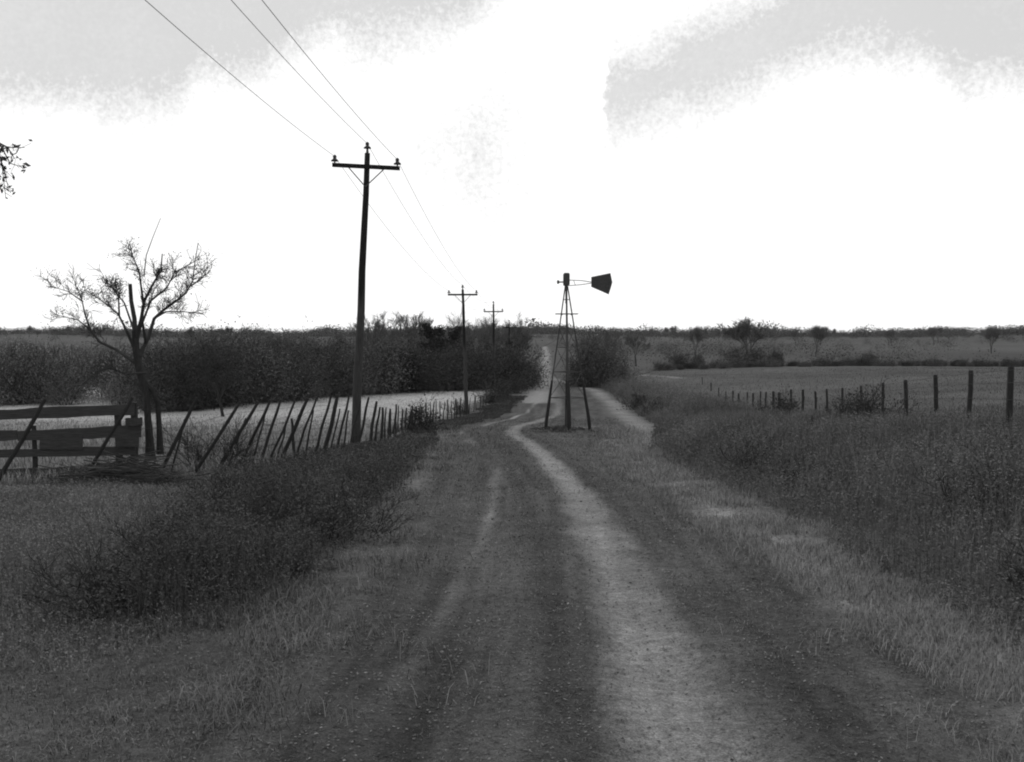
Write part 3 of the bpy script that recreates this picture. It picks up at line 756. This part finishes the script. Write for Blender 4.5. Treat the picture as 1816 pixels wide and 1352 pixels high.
# thicket shrubs: many-stemmed, twiggy, still holding dark leaves
PS = dict(lev=2, n=[0, 5, 6], ang=(.3, .9), len=(.4, .7), rmin=.012, up=.2, f0=.2)
TH = 'shrubs and small trees of the dark thicket across the left field'
TL = 'dark tangled shrub in the thicket beyond the pale left field'
def shrub(seed, label, H, nl, sz, mat, group, stems=7, spread=.75, spr=.3, name='shrub'):
    rg = random.Random(seed); root = thing(name, (0, 0, 0), label, 'shrub', group)
    m = MB(); ends = []
    for k in range(stems):
        a = 2 * math.pi * (k + rg.uniform(-.4, .4)) / stems; sp = rg.uniform(.1, spread)
        grow(m, Vector((math.cos(a) * .25, math.sin(a) * .25, -.2)), Vector((math.cos(a) * sp, math.sin(a) * sp, 1)).normalized(), H * rg.uniform(.6, .9), .014 * H ** .8, PS['lev'], rg, dict(PS, rmin=min(.012, .0035 * H)), ends)
    m.build('stems', MAT['twig'], root)
    E = np.array([tuple(e[0]) for e in ends]); g = np.random.default_rng(seed)
    C = E[g.integers(0, len(E), nl)] * np.stack([g.uniform(.5, 1.05, nl)] * 2 + [g.uniform(.08, 1.04, nl)], 1) + g.normal(size=(nl, 3)) * spr
    C[:, 2] = np.maximum(C[:, 2], .05)
    V, q = leaf_arrays(C, g.uniform(.6, 1.4, nl) * sz, g)
    np_mesh('foliage', V, quads=q, mat=MAT[mat], parent=root)
    return root
protos = [shrub(21 + k, TL, 5.0, 13000, .085, 'thicket', TH, stems=6 + k) for k in range(3)]
first = [True] * 3
def thicket(px, Y, sc, k=None, sz=None):
    k = rnd.randrange(3) if k is None else k
    if first[k]: o = protos[k]; first[k] = False
    else: o = dup(protos[k], (0, 0, 0), group=TH)
    set_at(o, px, Y, sc, rnd.uniform(0, 6.28)); o.scale = (sc * rnd.uniform(.9, 1.25), sc * rnd.uniform(.9, 1.25), sc * rnd.uniform(.88, 1.08))
    return o
for row_ in range(3):
    px = 285 + row_ * 9
    while px < 915:
        f = (px - 300) / 600; Y = 76 + 36 * f + row_ * 6 + rnd.uniform(-2, 2)
        top_row = np.interp(px, [280, 330, 420, 470, 560, 640, 760, 900, 940], [640, 600, 592, 612, 606, 612, 606, 604, 625])
        x = at(px, 690, Y).x; need = at(px, top_row + rnd.uniform(-6, 20), Y).z - G(x, Y)
        thicket(px, Y, max(need / 5.0, .3)); px += rnd.uniform(20, 34)
for q_, (px, Y, row, src, wd) in enumerate(((350, 90, 578, b1, .8), (408, 96, 583, b2, .9), (505, 100, 578, b1, .9), (548, 104, 583, b3, .7), (600, 106, 585, b2, .8), (693, 118, 575, b2, .7), (785, 120, 573, b1, .8), (866, 128, 562, b2, .8), (918, 150, 580, b1, .8), (1045, 150, 583, b1, .9), (1090, 152, 578, b2, 1.0), (1128, 260, 584, b1, 1.0))):
    o = dup(src, (0, 0, 0), label='small bare treetop poking above the dark thicket and brush along the skyline', group='bare treetops above the thicket', cat='tree'); set_top(o, px, Y, row, wd, q_ * 1.3)
for q_ in range(26):
    px = rnd.choice((rnd.uniform(10, 640), rnd.uniform(1090, 1810), rnd.uniform(1090, 1810))); Y = rnd.uniform(650, 1050)
    o = dup(b6, (0, 0, 0), label='tiny bare tree far off among the trees along the horizon', group='tiny trees along the horizon', cat='tree'); set_top(o, px, Y, rnd.uniform(576, 586), rnd.uniform(.5, 1.1), q_ * 1.1)
# grey scattered brush on the slope at the far left
GB = 'brush on the slope behind the board fence'
p2 = shrub(31, 'grey bare brush on the far slope behind the board fence', 4.2, 5000, .07, 'slope', GB, stems=9)
for i in range(110):
    o = p2 if i == 0 else dup(p2, (0, 0, 0), group=GB)
    set_at(o, rnd.uniform(-80, 340), 82 + 190 * rnd.random() ** 1.8, rnd.uniform(.65, 1.2), rnd.uniform(0, 6.28))
# big dark bush right of the windmill
RB = 'dark bushes behind the windmill'
q1 = shrub(41, 'large dense dark round bush right behind the windmill tower', 5.0, 20000, .08, 'thicket', RB, stems=11, spread=.8, spr=.3, name='bush')
set_at(q1, 1060, 118, 1.0, .4)
for px, Y, s, l in ((1032, 120, .9, 'dark bush seen through the windmill legs'), (1088, 121, .95, 'right end bush of the dark clump behind the windmill, beside the right fork')):
    set_at(dup(q1, (0, 0, 0), label=l, group=RB), px, Y, s, rnd.uniform(0, 6))
# hedge line and bushes along the far side of the right pasture
HB = 'bushes of the hedge at the far edge of the right pasture'
h1 = shrub(51, 'low dark bush in the hedge across the right pasture', 3.0, 5000, .1, 'thicket', HB, stems=8, name='hedge_bush')
first_h = True
for i in range(58):
    px = 1168 + i * 11.5 + rnd.uniform(-4, 4); Y = np.interp(px, [1168, 1400, 1816], [222, 240, 236]) + rnd.uniform(-6, 6)
    o = h1 if first_h else dup(h1, (0, 0, 0), group=HB); first_h = False
    set_at(o, px, Y, rnd.uniform(.4, .75), rnd.uniform(0, 6)); o.scale.x *= 1.5
for px, Y, s, l in ((1205, 232, 1.3, 'broad low bush leftmost in the hedge across the right pasture'), (1240, 236, 1.2, 'rounded bush beside the broad low one at the left of the hedge'), (1305, 262, 1.8, 'block-shaped dark bush left under the broad bare tree'), (1333, 264, 1.7, 'block-shaped dark bush right under the broad bare tree'), (1378, 250, 1.35, 'peaked dark bush right of the broad bare tree'), (1545, 244, 1.1, 'taller hump in the hedge right of the thin bare tree')):
    o = dup(h1, (0, 0, 0), label=l, group=HB); set_at(o, px, Y, s, rnd.uniform(0, 6))
# shrubs by the fences
sh = shrub(61, 'small dark shrub growing among the upright stakes', 1.5, 1500, .05, 'leaf', None, stems=8, spr=.1)
set_at(sh, 740, 43, .95)
db = shrub(64, 'dry pale tangled weed bush among the leaning stakes right of the bare tree', 1.1, 1500, .022, 'weedpale', None, stems=16, spread=1.1, spr=.12, name='dry_bush')
set_at(db, 378, 22.6, 1.0)
FS = 'shrubs in the rough bank left of the road'
for px, Y, s, l in ((812, 70, .8, 'shrub at the foot of the second utility pole'), (868, 84, 1.0, 'bank shrub below the third utility pole'), (893, 92, 1.2, 'bank shrub between the third and fourth utility poles'), (915, 100, 1.3, 'bank shrub right of the fourth utility pole'), (935, 118, 1.5, 'last bank shrub, beside the far road'), (943, 130, 1.3, 'dark shrub at the edge of the far road')):
    set_at(dup(sh, (0, 0, 0), label=l, group=FS), px, Y, s, rnd.uniform(0, 6))
for px, Y, s, l in ((1546, 27, .75, 'leafy bramble bush in front of the right fence posts'), (1500, 30, .6, 'bramble left of the leafy bramble bush by the right fence'), (1385, 44, .9, 'low shrub among the far pickets of the right fence'), (1130, 75, 1.0, 'dark shrub beside the right fork of the road'), (1165, 64, .9, 'dark shrub on the weedy bank right of the windmill')):
    set_at(dup(sh, (0, 0, 0), label=l), px, Y, s, rnd.uniform(0, 6))

BR = 'bramble clumps on the weedy bank right of the road'
bb = shrub(71, 'tangled bramble clump among the weeds of the right bank', 1.0, 5200, .02, 'weeddark', BR, stems=10, spread=1.3, spr=.09, name='bramble')
for i in range(44):
    o = bb if i == 0 else dup(bb, (0, 0, 0), group=BR)
    Y = 8.5 * (60 / 8.5) ** rnd.random(); x = float(np.interp(Y, XR_Y, XR_X)) + rnd.uniform(.9, 7.5); sc = rnd.uniform(.35, .8)
    capz = CAM_H - (rnd.uniform(715, 765) - HZ) * Y / F - G(x, Y); sc = min(sc, max(capz, .2) / 1.0)
    o.location = (x, Y, G(x, Y) - .05); o.scale = (sc * 1.5, sc * 1.5, sc); o.rotation_euler = (0, 0, rnd.uniform(0, 6.28))
BL = 'bramble clumps in the dark ditch left of the road'
for i in range(36):
    o = dup(bb, (0, 0, 0), label='tangled dark bramble clump in the ditch between road and stake fence', group=BL)
    Y = 10 * (34 / 10) ** rnd.random(); x = float(np.interp(Y, [9.6, 11.5, 14.5, 18, 24, 33], [-2.9, -3.05, -3.3, -3.5, -3.6, -3.7])) + rnd.gauss(-.1, .55); sc = rnd.uniform(.4, .9)
    row = float(np.interp(x / Y * F + CX, [0, 330, 460, 740], [862, 850, 795, 770])); capz = CAM_H - (row + 6 - HZ) * Y / F - G(x, Y); sc = min(sc, max(capz, .15))
    o.location = (x, Y, G(x, Y) - .05); o.scale = (sc * 1.4, sc * 1.4, sc); o.rotation_euler = (0, 0, rnd.uniform(0, 6.28))

# ---- the gnarled bare tree by the board fence: limbs as they grow
TY = 20.6
tr = thing('bare_tree', (at(268, 820, TY).x, TY, G(at(268, 820, TY).x, TY)), 'gnarled nearly leafless tree with forked trunk at the end of the board fence', 'tree')
o_t = Vector(tr.location)
def zp(x, y, dy=0.0): return at(x / 2.704, 380 + y / 2.704, TY + dy) - o_t
rg = random.Random(77)
m = MB()
m.tube([zp(722, 1180), zp(718, 1090), zp(708, 960), zp(703, 860), zp(688, 805), zp(664, 720), zp(652, 640), zp(648, 560)], [.11, .08, .066, .066, .085, .078, .072, .062], 9)
m.tube([zp(768, 1150, .15), zp(764, 1030, .12), zp(756, 900, .08), zp(728, 840, .03), zp(692, 800)], [.075, .055, .05, .055, .06], 8)
m.build('trunk', MAT['bark'], tr)
limbs = [
    ([(650, 590, 0), (642, 500, .05), (632, 420, .08), (624, 335, .1)], .065, .045),
    ([(655, 600, 0), (682, 500, -.15), (690, 420, -.2), (738, 335, -.3), (772, 275, -.35), (778, 190, -.4)], .06, .012),
    ([(688, 430, -.2), (682, 350, -.1), (672, 280, .05), (640, 200, .15), (620, 130, .2)], .035, .007),
    ([(690, 300, 0), (702, 200, .05), (736, 105, .1), (770, 20, .1)], .016, .006),
    ([(668, 680, 0), (718, 590, .2), (742, 500, .3), (780, 460, .35), (835, 428, .4), (895, 375, .45), (926, 318, .5), (938, 240, .5), (950, 140, .5)], .06, .008),
    ([(915, 345, .47), (960, 315, .5), (1000, 278, .55)], .022, .006),
    ([(648, 650, 0), (605, 545, -.2), (572, 485, -.3), (520, 440, -.4), (455, 392, -.5)], .045, .01),
    ([(572, 485, -.3), (570, 400, -.35), (540, 350, -.4), (500, 320, -.45)], .025, .008),
    ([(660, 720, 0), (560, 650, .2), (480, 615, .3), (432, 560, .4), (408, 470, .5), (396, 410, .5), (360, 335, .55)], .05, .009),
    ([(398, 420, .5), (325, 372, .6), (240, 345, .7)], .02, .006),
    ([(430, 555, .4), (372, 512, .35), (262, 482, .3)], .025, .007),
    ([(740, 500, .3), (800, 470, .2), (880, 468, .1), (975, 478, 0)], .028, .007),
    ([(700, 620, -.1), (680, 520, -.5), (720, 420, -.6), (800, 350, -.7), (840, 280, -.7), (925, 232, -.7)], .04, .008),
    ([(650, 580, 0), (600, 430, .5), (560, 380, .6), (520, 330, .7)], .03, .008),
    ([(700, 760, 0), (600, 770, -.3), (520, 740, -.4), (450, 760, -.5)], .03, .008),
]
tips = []; m = MB()
Pt = dict(lev=1, n=[0, 6], ang=(.4, 1.1), len=(.4, .8), rmin=.0035, up=.05, f0=.2)
for li, (pl, r0, r1) in enumerate(limbs):
    P = [zp(*p) for p in pl]; n = len(P)
    P = [p + (Vector((rg.uniform(-.02, .02), 0, rg.uniform(-.02, .02))) if 0 < i < n - 1 else Vector()) for i, p in enumerate(P)]
    rr = [(r0 + (r1 - r0) * (i / (n - 1)) ** .7) * .8 for i in range(n)]
    m.tube(P, rr, 7); ln_tot = sum((P[i + 1] - P[i]).length for i in range(n - 1))
    for k in range(int(ln_tot * (0 if li in (0, 3) else 14))):
        f = rg.uniform(.25, {1: .8, 2: .85, 4: .8}.get(li, 1)); j = min(int(f * (n - 1)), n - 2); s = P[j].lerp(P[j + 1], f * (n - 1) - j)
        t_ = (P[j + 1] - P[j]).normalized(); rv = Vector((rg.gauss(0, 1), rg.gauss(0, 1), rg.gauss(0, 1))); rv = (rv - t_ * rv.dot(t_)).normalized()
        an = rg.uniform(.4, 1.1); d_ = (t_ * math.cos(an) + rv * math.sin(an) + Vector((0, 0, .2))).normalized()
        grow(m, s, d_, rg.uniform(.12, .34), .006, 1, rg, Pt, tips, .3)
m.build('limbs', MAT['twig'], tr)
g = np.random.default_rng(5)
E = np.array([tuple(t[0]) for t in tips])
clump = vnoise(E[:, 0] * 1.0 + 9, E[:, 2] * 1.0 + 3, 2.6) > .52
Ec = E[clump]; nl = 2700
C = Ec[g.integers(0, len(Ec), nl)] + g.normal(size=(nl, 3)) * .055
V, q = leaf_arrays(C, g.uniform(.009, .024, nl), g)
np_mesh('dead_leaves', V, quads=q, mat=MAT['leaf'], parent=tr)

# taller shrub behind the bare tree, leafy top against the sky
sb = mesh_tree('small_tree', 'small dark leafy tree rising from the thicket right of the gnarled bare tree', 91, 5.6, .1, dict(lev=2, n=[0, 6, 7], ang=(.4, 1.0), len=(.4, .65), rmin=.01, up=.1, f0=.2), leaves=(3400, .06, .09, 'thicket'), twigmat='twig', fork=5, spread=.9, trunk_f=.25)
set_at(sb, 395, 68, 1.0)
sb2 = dup(sb, (0, 0, 0), label='small dark tree directly behind the gnarled bare tree trunk'); set_at(sb2, 300, 80, .98, 2.2)
sb3 = dup(sb, (0, 0, 0), label='low dark tree showing under the bare tree crown on its left side'); set_at(sb3, 180, 92, .75, 4.2)

# overhanging twig at the left edge: a tree standing outside the frame
lx, ly = -8.6, 11.6
lt = thing('roadside_tree', (lx, ly, G(lx, ly)), 'tree outside the frame whose leafy twig hangs in at the left edge of the sky', 'tree')
o_l = Vector(lt.location)
tz = 4.6
MB().tube([Vector((0, 0, -.4)), Vector((0, 0, .2)), Vector((.1, .1, 1.6)), Vector((-.1, .2, 3.2)), Vector((-.3, .2, tz))], [.2, .16, .13, .11, .08], 10).build('trunk', MAT['bark'], lt)
m = MB(); tips = []; rg = random.Random(4)
def lp(px, row): return at(px, row, ly) - o_l
br = [Vector((0, .1, 2.8)), Vector((.9, .05, 3.7)), lp(-110, 205), lp(-30, 240), lp(14, 262), lp(26, 282)]
m.tube(br, [.07, .05, .03, .016, .008, .004], 6)
for a_, b_, c_ in (((-30, 240), (2, 280), (10, 350)), ((-10, 250), (15, 262), (44, 262)), ((0, 256), (18, 290), (38, 296)), ((-6, 262), (6, 300), (14, 330)), ((-24, 244), (-6, 300), (2, 340))):
    P = [lp(*a_), lp(*b_), lp(*c_)]; m.tube(P, [.008, .006, .003], 4)
    for k in range(14):
        f = rg.uniform(.1, 1); q_ = P[0].lerp(P[1], f * 2) if f < .5 else P[1].lerp(P[2], f * 2 - 1)
        e = q_ + Vector((rg.uniform(-.09, .09), rg.uniform(-.1, .1), rg.uniform(-.09, .06))); m.tube([q_, e], [.003, .002], 3); tips.append(e)
for k in range(9):
    a = rg.uniform(1.8, 4.4); s = Vector((-.1, .15, rg.uniform(2, tz)))
    grow(m, s, Vector((math.cos(a), math.sin(a), rg.uniform(.4, 1.1))).normalized(), rg.uniform(1.0, 1.7), .05, 2, rg, dict(PS, rmin=.006), [])
m.build('limbs', MAT['twig'], lt)
E = np.array([tuple(t) for t in tips]); C = E[g.integers(0, len(E), 150)] + g.normal(size=(150, 3)) * .02
V, q = leaf_arrays(C, g.uniform(.015, .04, 150), g); np_mesh('leaves', V, quads=q, mat=MAT['leaf'], parent=lt)

# ------------------------------------------------------------------ far woods on the hills: one mass
n = 6000
Y = 300 * (1500 / 300) ** rng.random(n); X = rng.uniform(-.72, .72, n) * Y
crest = rng.random(n) < .5; Y[crest] = rng.uniform(1120, 1330, crest.sum()); X[crest] = rng.uniform(-.72, .72, crest.sum()) * Y[crest]
keep = (fbm(X, Y, .007, 30) > .43) | crest
keep &= ~((np.abs(X - np.interp(Y, [300, 420, 620, 900], [9, 13.5, 19, 22])) < 9) & (Y < 800))
X, Y, crest = X[keep], Y[keep], crest[keep]
h = rng.uniform(3, 8, len(X)) * np.where(crest, .4 + 2.2 * fbm(X, Y, .016, 33) ** 1.3, .8) * np.where(rng.random(len(X)) < .05, 1.45, 1); zb_ = gz(X, Y)
K = 150
rad = rng.normal(size=(len(X), K, 3)); rad /= np.linalg.norm(rad, axis=2)[..., None]; rad *= rng.random((len(X), K, 1)) ** .45
C = np.stack([X, Y, zb_ + h * .36], 1)[:, None, :] + rad * (np.stack([h * .9, h * .9, h * .56], 1))[:, None, :]
V, q = leaf_arrays(C.reshape(-1, 3), np.repeat(h * np.where(Y < 800, .042, .07), K) * rng.uniform(.5, 1.5, len(X) * K), rng)
np_mesh('distant_woods', V, quads=q, mat=MAT['farwood'], kind='stuff')

# ------------------------------------------------------------------ ground cover
def logY(n, a, b): return a * (b / a) ** rng.random(n)
def grass(name, X, Y, h, wd, lean, mat, z=None):
    n = len(X); z = gz(X, Y) - .01 if z is None else z
    P = np.stack([X, Y, z], 1)
    V, q, t = blade_arrays(P, h, wd, lean, rng.uniform(0, 2 * np.pi, n))
    return np_mesh(name, V, quads=q, tris=t, mat=MAT[mat], kind='stuff')
def weeds(name, X, Y, H, mat, nleaf=9, lsz=.035, stem_w=.012):
    n = len(X); z = gz(X, Y) - .03; P = np.stack([X, Y, z], 1); sc = np.clip(np.sqrt(Y / 10), .8, 2.6)
    azm = rng.uniform(0, 2 * np.pi, n); lean = rng.normal(0, .22, n)
    A = blade_arrays(P, H, stem_w * sc, lean, azm)
    f = np.sqrt(rng.random((n, nleaf))) ; ld = np.stack([-np.sin(azm), np.cos(azm), 0 * azm], 1) * (lean * H)[:, None]
    C = P[:, None] + ld[:, None] * (f ** 1.6)[..., None]; C[..., 2] += H[:, None] * f
    C += rng.normal(size=C.shape) * (.07 * H)[:, None, None] * (1.15 - f * .6)[..., None]
    s = (lsz * sc)[:, None] * rng.uniform(.5, 1.5, (n, nleaf))
    B = leaf_arrays(C.reshape(-1, 3), s.ravel(), rng, .3)
    V, q, t = join([A, B])
    return np_mesh(name, V, quads=q, tris=t, mat=MAT[mat], kind='stuff')
xl_ = lambda Y: np.interp(Y, XL_Y, XL_X); xr_ = lambda Y: np.interp(Y, XR_Y, XR_X)

# right bank: dark weeds, with dead stalks standing through them
def capped(X, Y, H, row):                       # weeds stay lower where the ground is higher
    return np.minimum(H, np.clip(CAM_H - (row - HZ) * Y / F - gz(X, Y), .1, 2) * rng.uniform(.6, 1.08, len(X)))
n = 62000; Y = logY(n, 4.5, 120); off = rng.random(n) ** .9 * np.interp(Y, [4, 12, 40, 120], [7, 9, 8, 7]); X = xr_(Y) + .05 + off
X += (fbm(X, Y, .7, 40) - .5) * .8
H = (np.interp(off, [0, .5, 1.6, 9], [.14, .38, .75, .8])) * (.2 + 1.6 * fbm(X, Y, .4, 42) ** 1.2) * rng.uniform(.6, 1.3, n)
H = np.where(Y > 55, H * np.interp(off, [0, 1, 4, 7], [1.2, 2.0, 1.5, .6]), capped(X, Y, H, 736 + 70 * (fbm(X, Y, .3, 44) - .5)))
weeds('weeds', X, Y, H, 'weed', nleaf=13, lsz=.0125, stem_w=.006)
n = 26000; Y = logY(n, 4.5, 120); off = rng.random(n) ** .9 * np.interp(Y, [4, 12, 40, 120], [7, 9, 9, 8]); X = xr_(Y) + .3 + off
H = np.interp(off, [0, .8, 2, 9], [.3, .6, .95, .9]) * (.5 + .9 * fbm(X, Y, .5, 43)) * rng.uniform(.7, 1.3, n); H = capped(X, Y, H, 722)
sq = np.sqrt(np.clip(Y, 4, 120) / 8)
grass('dead_stalks', X, Y, H, rng.uniform(.004, .009, n) * sq, rng.normal(0, .3, n), 'weed')
# left bank: dark brambles in the ditch, paler weeds and dry grass round them
BLOB = [(-2.9, 9.6), (-3.05, 11.5), (-3.3, 14.5), (-3.5, 18), (-3.6, 24), (-3.7, 33)]
n = 60000; Y = logY(n, 8.2, 95); off = (rng.random(n) * 1.25 - .25) * np.interp(Y, [8, 12, 22, 34, 60, 95], [4.4, 4.2, 3.2, 1.8, 1.6, 2.2]); X = xl_(Y) - .2 - off
X += (fbm(X, Y, .7, 45) - .5) * 1.5
core = np.exp(-(poly_dist(X, Y, BLOB) / np.interp(Y, [9, 13, 18, 30], [.75, 1.05, 1.2, 1.2])) ** 2); core = np.where(Y > 34, .75, core)
k = rng.random(n) < core * (.4 + 1.1 * fbm(X, Y, .5, 47)) * smooth((xl_(Y) + .7 - X) / .9)
X, Y, core = X[k], Y[k], core[k]
H = (.12 + .7 * core) * (.25 + 1.4 * fbm(X, Y, .6, 48)) * rng.uniform(.6, 1.3, len(X))
H = capped(X, Y, H, np.interp(X / Y * F + CX, [0, 330, 460, 740], [862, 850, 800, 775]))
weeds('brambles', X, Y, H, 'weeddark', nleaf=13, lsz=.0125, stem_w=.006)
n = 64000; Y = logY(n, 6.2, 24); X = rng.uniform(-13, -2.2, n)
fxl = np.interp(Y, [6, 14.5, 18.4, 21.2, 27], [-13, -14, -8.9, -6.5, -4.9])
core = np.exp(-(poly_dist(X, Y, BLOB) / .9) ** 2)
edge = smooth((Y - 6.6 - 3.0 * (fbm(X, Y, .6, 52) - .3)) / 1.6) * smooth((-2.3 - X) / 1.2)
k = (np.abs(X) < Y * .62 + .8) & (rng.random(n) < edge * (1 - .75 * core) * (.3 + 1.1 * fbm(X, Y, .7, 50))) & (X > fxl)
X, Y = X[k], Y[k]
H = (.06 + .36 * fbm(X, Y, .5, 53) ** 1.3) * rng.uniform(.5, 1.3, len(X)); H = capped(X, Y, H, 858)
weeds('pale_weeds', X, Y, H, 'weedpale', nleaf=7, lsz=.011, stem_w=.005)
# arching dry grass along the left shoulder, in drifts
n = 30000; Y = logY(n, 6, 45); X = xl_(Y) + rng.normal(.1, .75, n)
k = fbm(X, Y, .7, 61) > .5; X, Y = X[k], Y[k]; s = np.sqrt(np.clip(Y, 4, 60) / 8)
grass('shoulder_grass', X, Y, rng.uniform(.05, .2, len(X)) * s ** .4, rng.uniform(.003, .007, len(X)) * s, rng.uniform(.4, 1.5, len(X)), 'straw2')
# verges and crown of the road: short grass
n = 90000; Y = logY(n, 3.2, 60); X = rng.uniform(-4.6, 4.4, n)
X = np.where(Y > 30, X * 1.2 + np.interp(Y, [30, 60], [0, 2.5]), X)
dr = np.minimum(poly_dist(X, Y, RIGHT_RUT) / .36, poly_dist(X, Y, LEFT_RUT) / .27)
dr = np.minimum(dr, poly_dist(X, Y, RIGHT_FORK) / 1.0)
k = (rng.random(n) < np.clip(dr - .45, 0.03, 1)) & (fbm(X, Y, .8, 55) > .3)
X, Y = X[k], Y[k]; s = np.sqrt(np.clip(Y, 4, 60) / 8)
grass('road_grass', X, Y, rng.uniform(.015, .05, len(X)) * s, rng.uniform(.003, .007, len(X)) * s, rng.uniform(.5, 1.5, len(X)), 'grass')
# flat litter of dead leaves, clods and straw bits over the road
n = 90000; Y = logY(n, 3.0, 40); X = rng.uniform(-5.5, 4.2, n); dr = poly_dist(X, Y, RIGHT_RUT) / .4
k = rng.random(n) < np.clip(dr, .4, 1) * (.35 + .9 * fbm(X, Y, 1.2, 70)); X, Y = X[k], Y[k]; n = len(X)
a = rng.uniform(0, 6.28, n); sz = rng.uniform(.004, .013, n) * np.sqrt(np.clip(Y, 4, 40) / 6); nz = rng.normal(0, .25, (n, 2))
e1 = np.stack([np.cos(a), np.sin(a), nz[:, 0]], 1); e2 = np.stack([-np.sin(a), np.cos(a), nz[:, 1]], 1) * rng.uniform(.35, .9, n)[:, None]
C = np.stack([X, Y, gz(X, Y) + sz * .35 + .003], 1); q_ = sz[:, None]
V = np.stack([C - e1 * q_, C + e2 * q_, C + e1 * q_, C - e2 * q_], 1).reshape(-1, 3)
np_mesh('leaf_litter', V, quads=(np.arange(n) * 4)[:, None] + np.array([[0, 1, 2, 3]]), mat=MAT['litter'], kind='stuff')
# straw verge on the right, and scattered straw
n = 48000; Y = logY(n, 3.5, 47); X = np.interp(Y, [p[1] for p in VERGE], [p[0] for p in VERGE]) + rng.normal(0, .45, n)
k = fbm(X, Y, .8, 57) > .36; X, Y = X[k], Y[k]; s = np.sqrt(np.clip(Y, 4, 60) / 8)
grass('dry_verge_grass', X, Y, rng.uniform(.04, .15, len(X)) * s ** .5, rng.uniform(.003, .006, len(X)) * s, rng.uniform(.2, 1.3, len(X)), 'straw')
n = 26000; Y = logY(n, 3.2, 40); X = rng.uniform(-5.2, 3.2, n)
k = (fbm(X, Y, .9, 60) > .52) & (poly_dist(X, Y, RIGHT_RUT) > .4) & ((X > xl_(Y)) | (Y < 8)); X, Y = X[k], Y[k]; s = np.sqrt(np.clip(Y, 4, 60) / 8)
grass('scattered_straw', X, Y, rng.uniform(.012, .045, len(X)) * s ** .5, rng.uniform(.003, .006, len(X)) * s, rng.uniform(1.2, 2.6, len(X)), 'straw')
n = 42000; Y = logY(n, 3.0, 9.5); X = rng.uniform(-6, -1.2, n)
k = rng.random(n) < smooth((-1.2 - X + .8 * (fbm(X, Y, 1.0, 80) - .5)) / .9) * np.clip((fbm(X, Y, 1.1, 81) - .25) * 3, 0, 1); X, Y = X[k], Y[k]
grass('rough_grass', X, Y, rng.uniform(.02, .085, len(X)), rng.uniform(.003, .006, len(X)), rng.uniform(.3, 1.6, len(X)), 'straw2')
# field grass behind the stake fence
n = 60000; Y = logY(n, 15, 125); X = np.interp(Y, [p[1] for p in FENCE_L], [p[0] for p in FENCE_L]) + .1 - rng.random(n) ** 1.3 * np.interp(Y, [15, 120], [12, 60])
grass('field_grass', X, Y, rng.uniform(.08, .3, n) * np.interp(Y, [15, 40, 50, 120], [1.2, 1.0, .5, .4]), rng.uniform(.006, .012, n) * np.sqrt(Y / 8), rng.uniform(.2, 1.2, n), 'field')
# pasture grass on the right
n = 60000; Y = logY(n, 18, 215); X = xr_(Y) + 6 + rng.random(n) * np.interp(Y, [18, 200], [10, 90])
grass('pasture_grass', X, Y, rng.uniform(.08, .3, n), rng.uniform(.006, .012, n) * np.sqrt(Y / 8), rng.uniform(.2, 1.2, n), 'grass')
# dark tufts round the windmill feet
n = 1600; a = rng.uniform(0, 6.28, n); rr_ = np.sqrt(rng.random(n)); X = MILL[0] + np.cos(a) * rr_ * 1.5 - .15 + (fbm(a, rr_, 2.1, 3) - .5); Y = MILL[1] - .7 + np.sin(a) * rr_ * 2.8
k = fbm(X, Y, 1.3, 90) > .47; X, Y, rr_ = X[k], Y[k], rr_[k]; n = len(X)
weeds('windmill_weeds', X, Y, rng.uniform(.04, .26, n) * (1.15 - rr_), 'weeddark', nleaf=7, lsz=.014, stem_w=.006)

# ------------------------------------------------------------------ thin haze over the country
hb = MB().box((0, 1300, 1), (2600, 0, 0), (0, 1600, 0), (0, 0, 23))
hz = hb.build('haze', MAT['wire'])
hm = bpy.data.materials.new('haze'); hm.use_nodes = True; ht = hm.node_tree; ht.nodes.clear()
pv = ht.nodes.new('ShaderNodeVolumePrincipled'); pv.inputs['Color'].default_value = (.95, .95, .95, 1); pv.inputs['Density'].default_value = 3.4e-5; pv.inputs['Anisotropy'].default_value = 0.0
ho = ht.nodes.new('ShaderNodeOutputMaterial'); ht.links.new(pv.outputs[0], ho.inputs['Volume'])
hz.data.materials.clear(); hz.data.materials.append(hm); hz['kind'] = 'stuff'
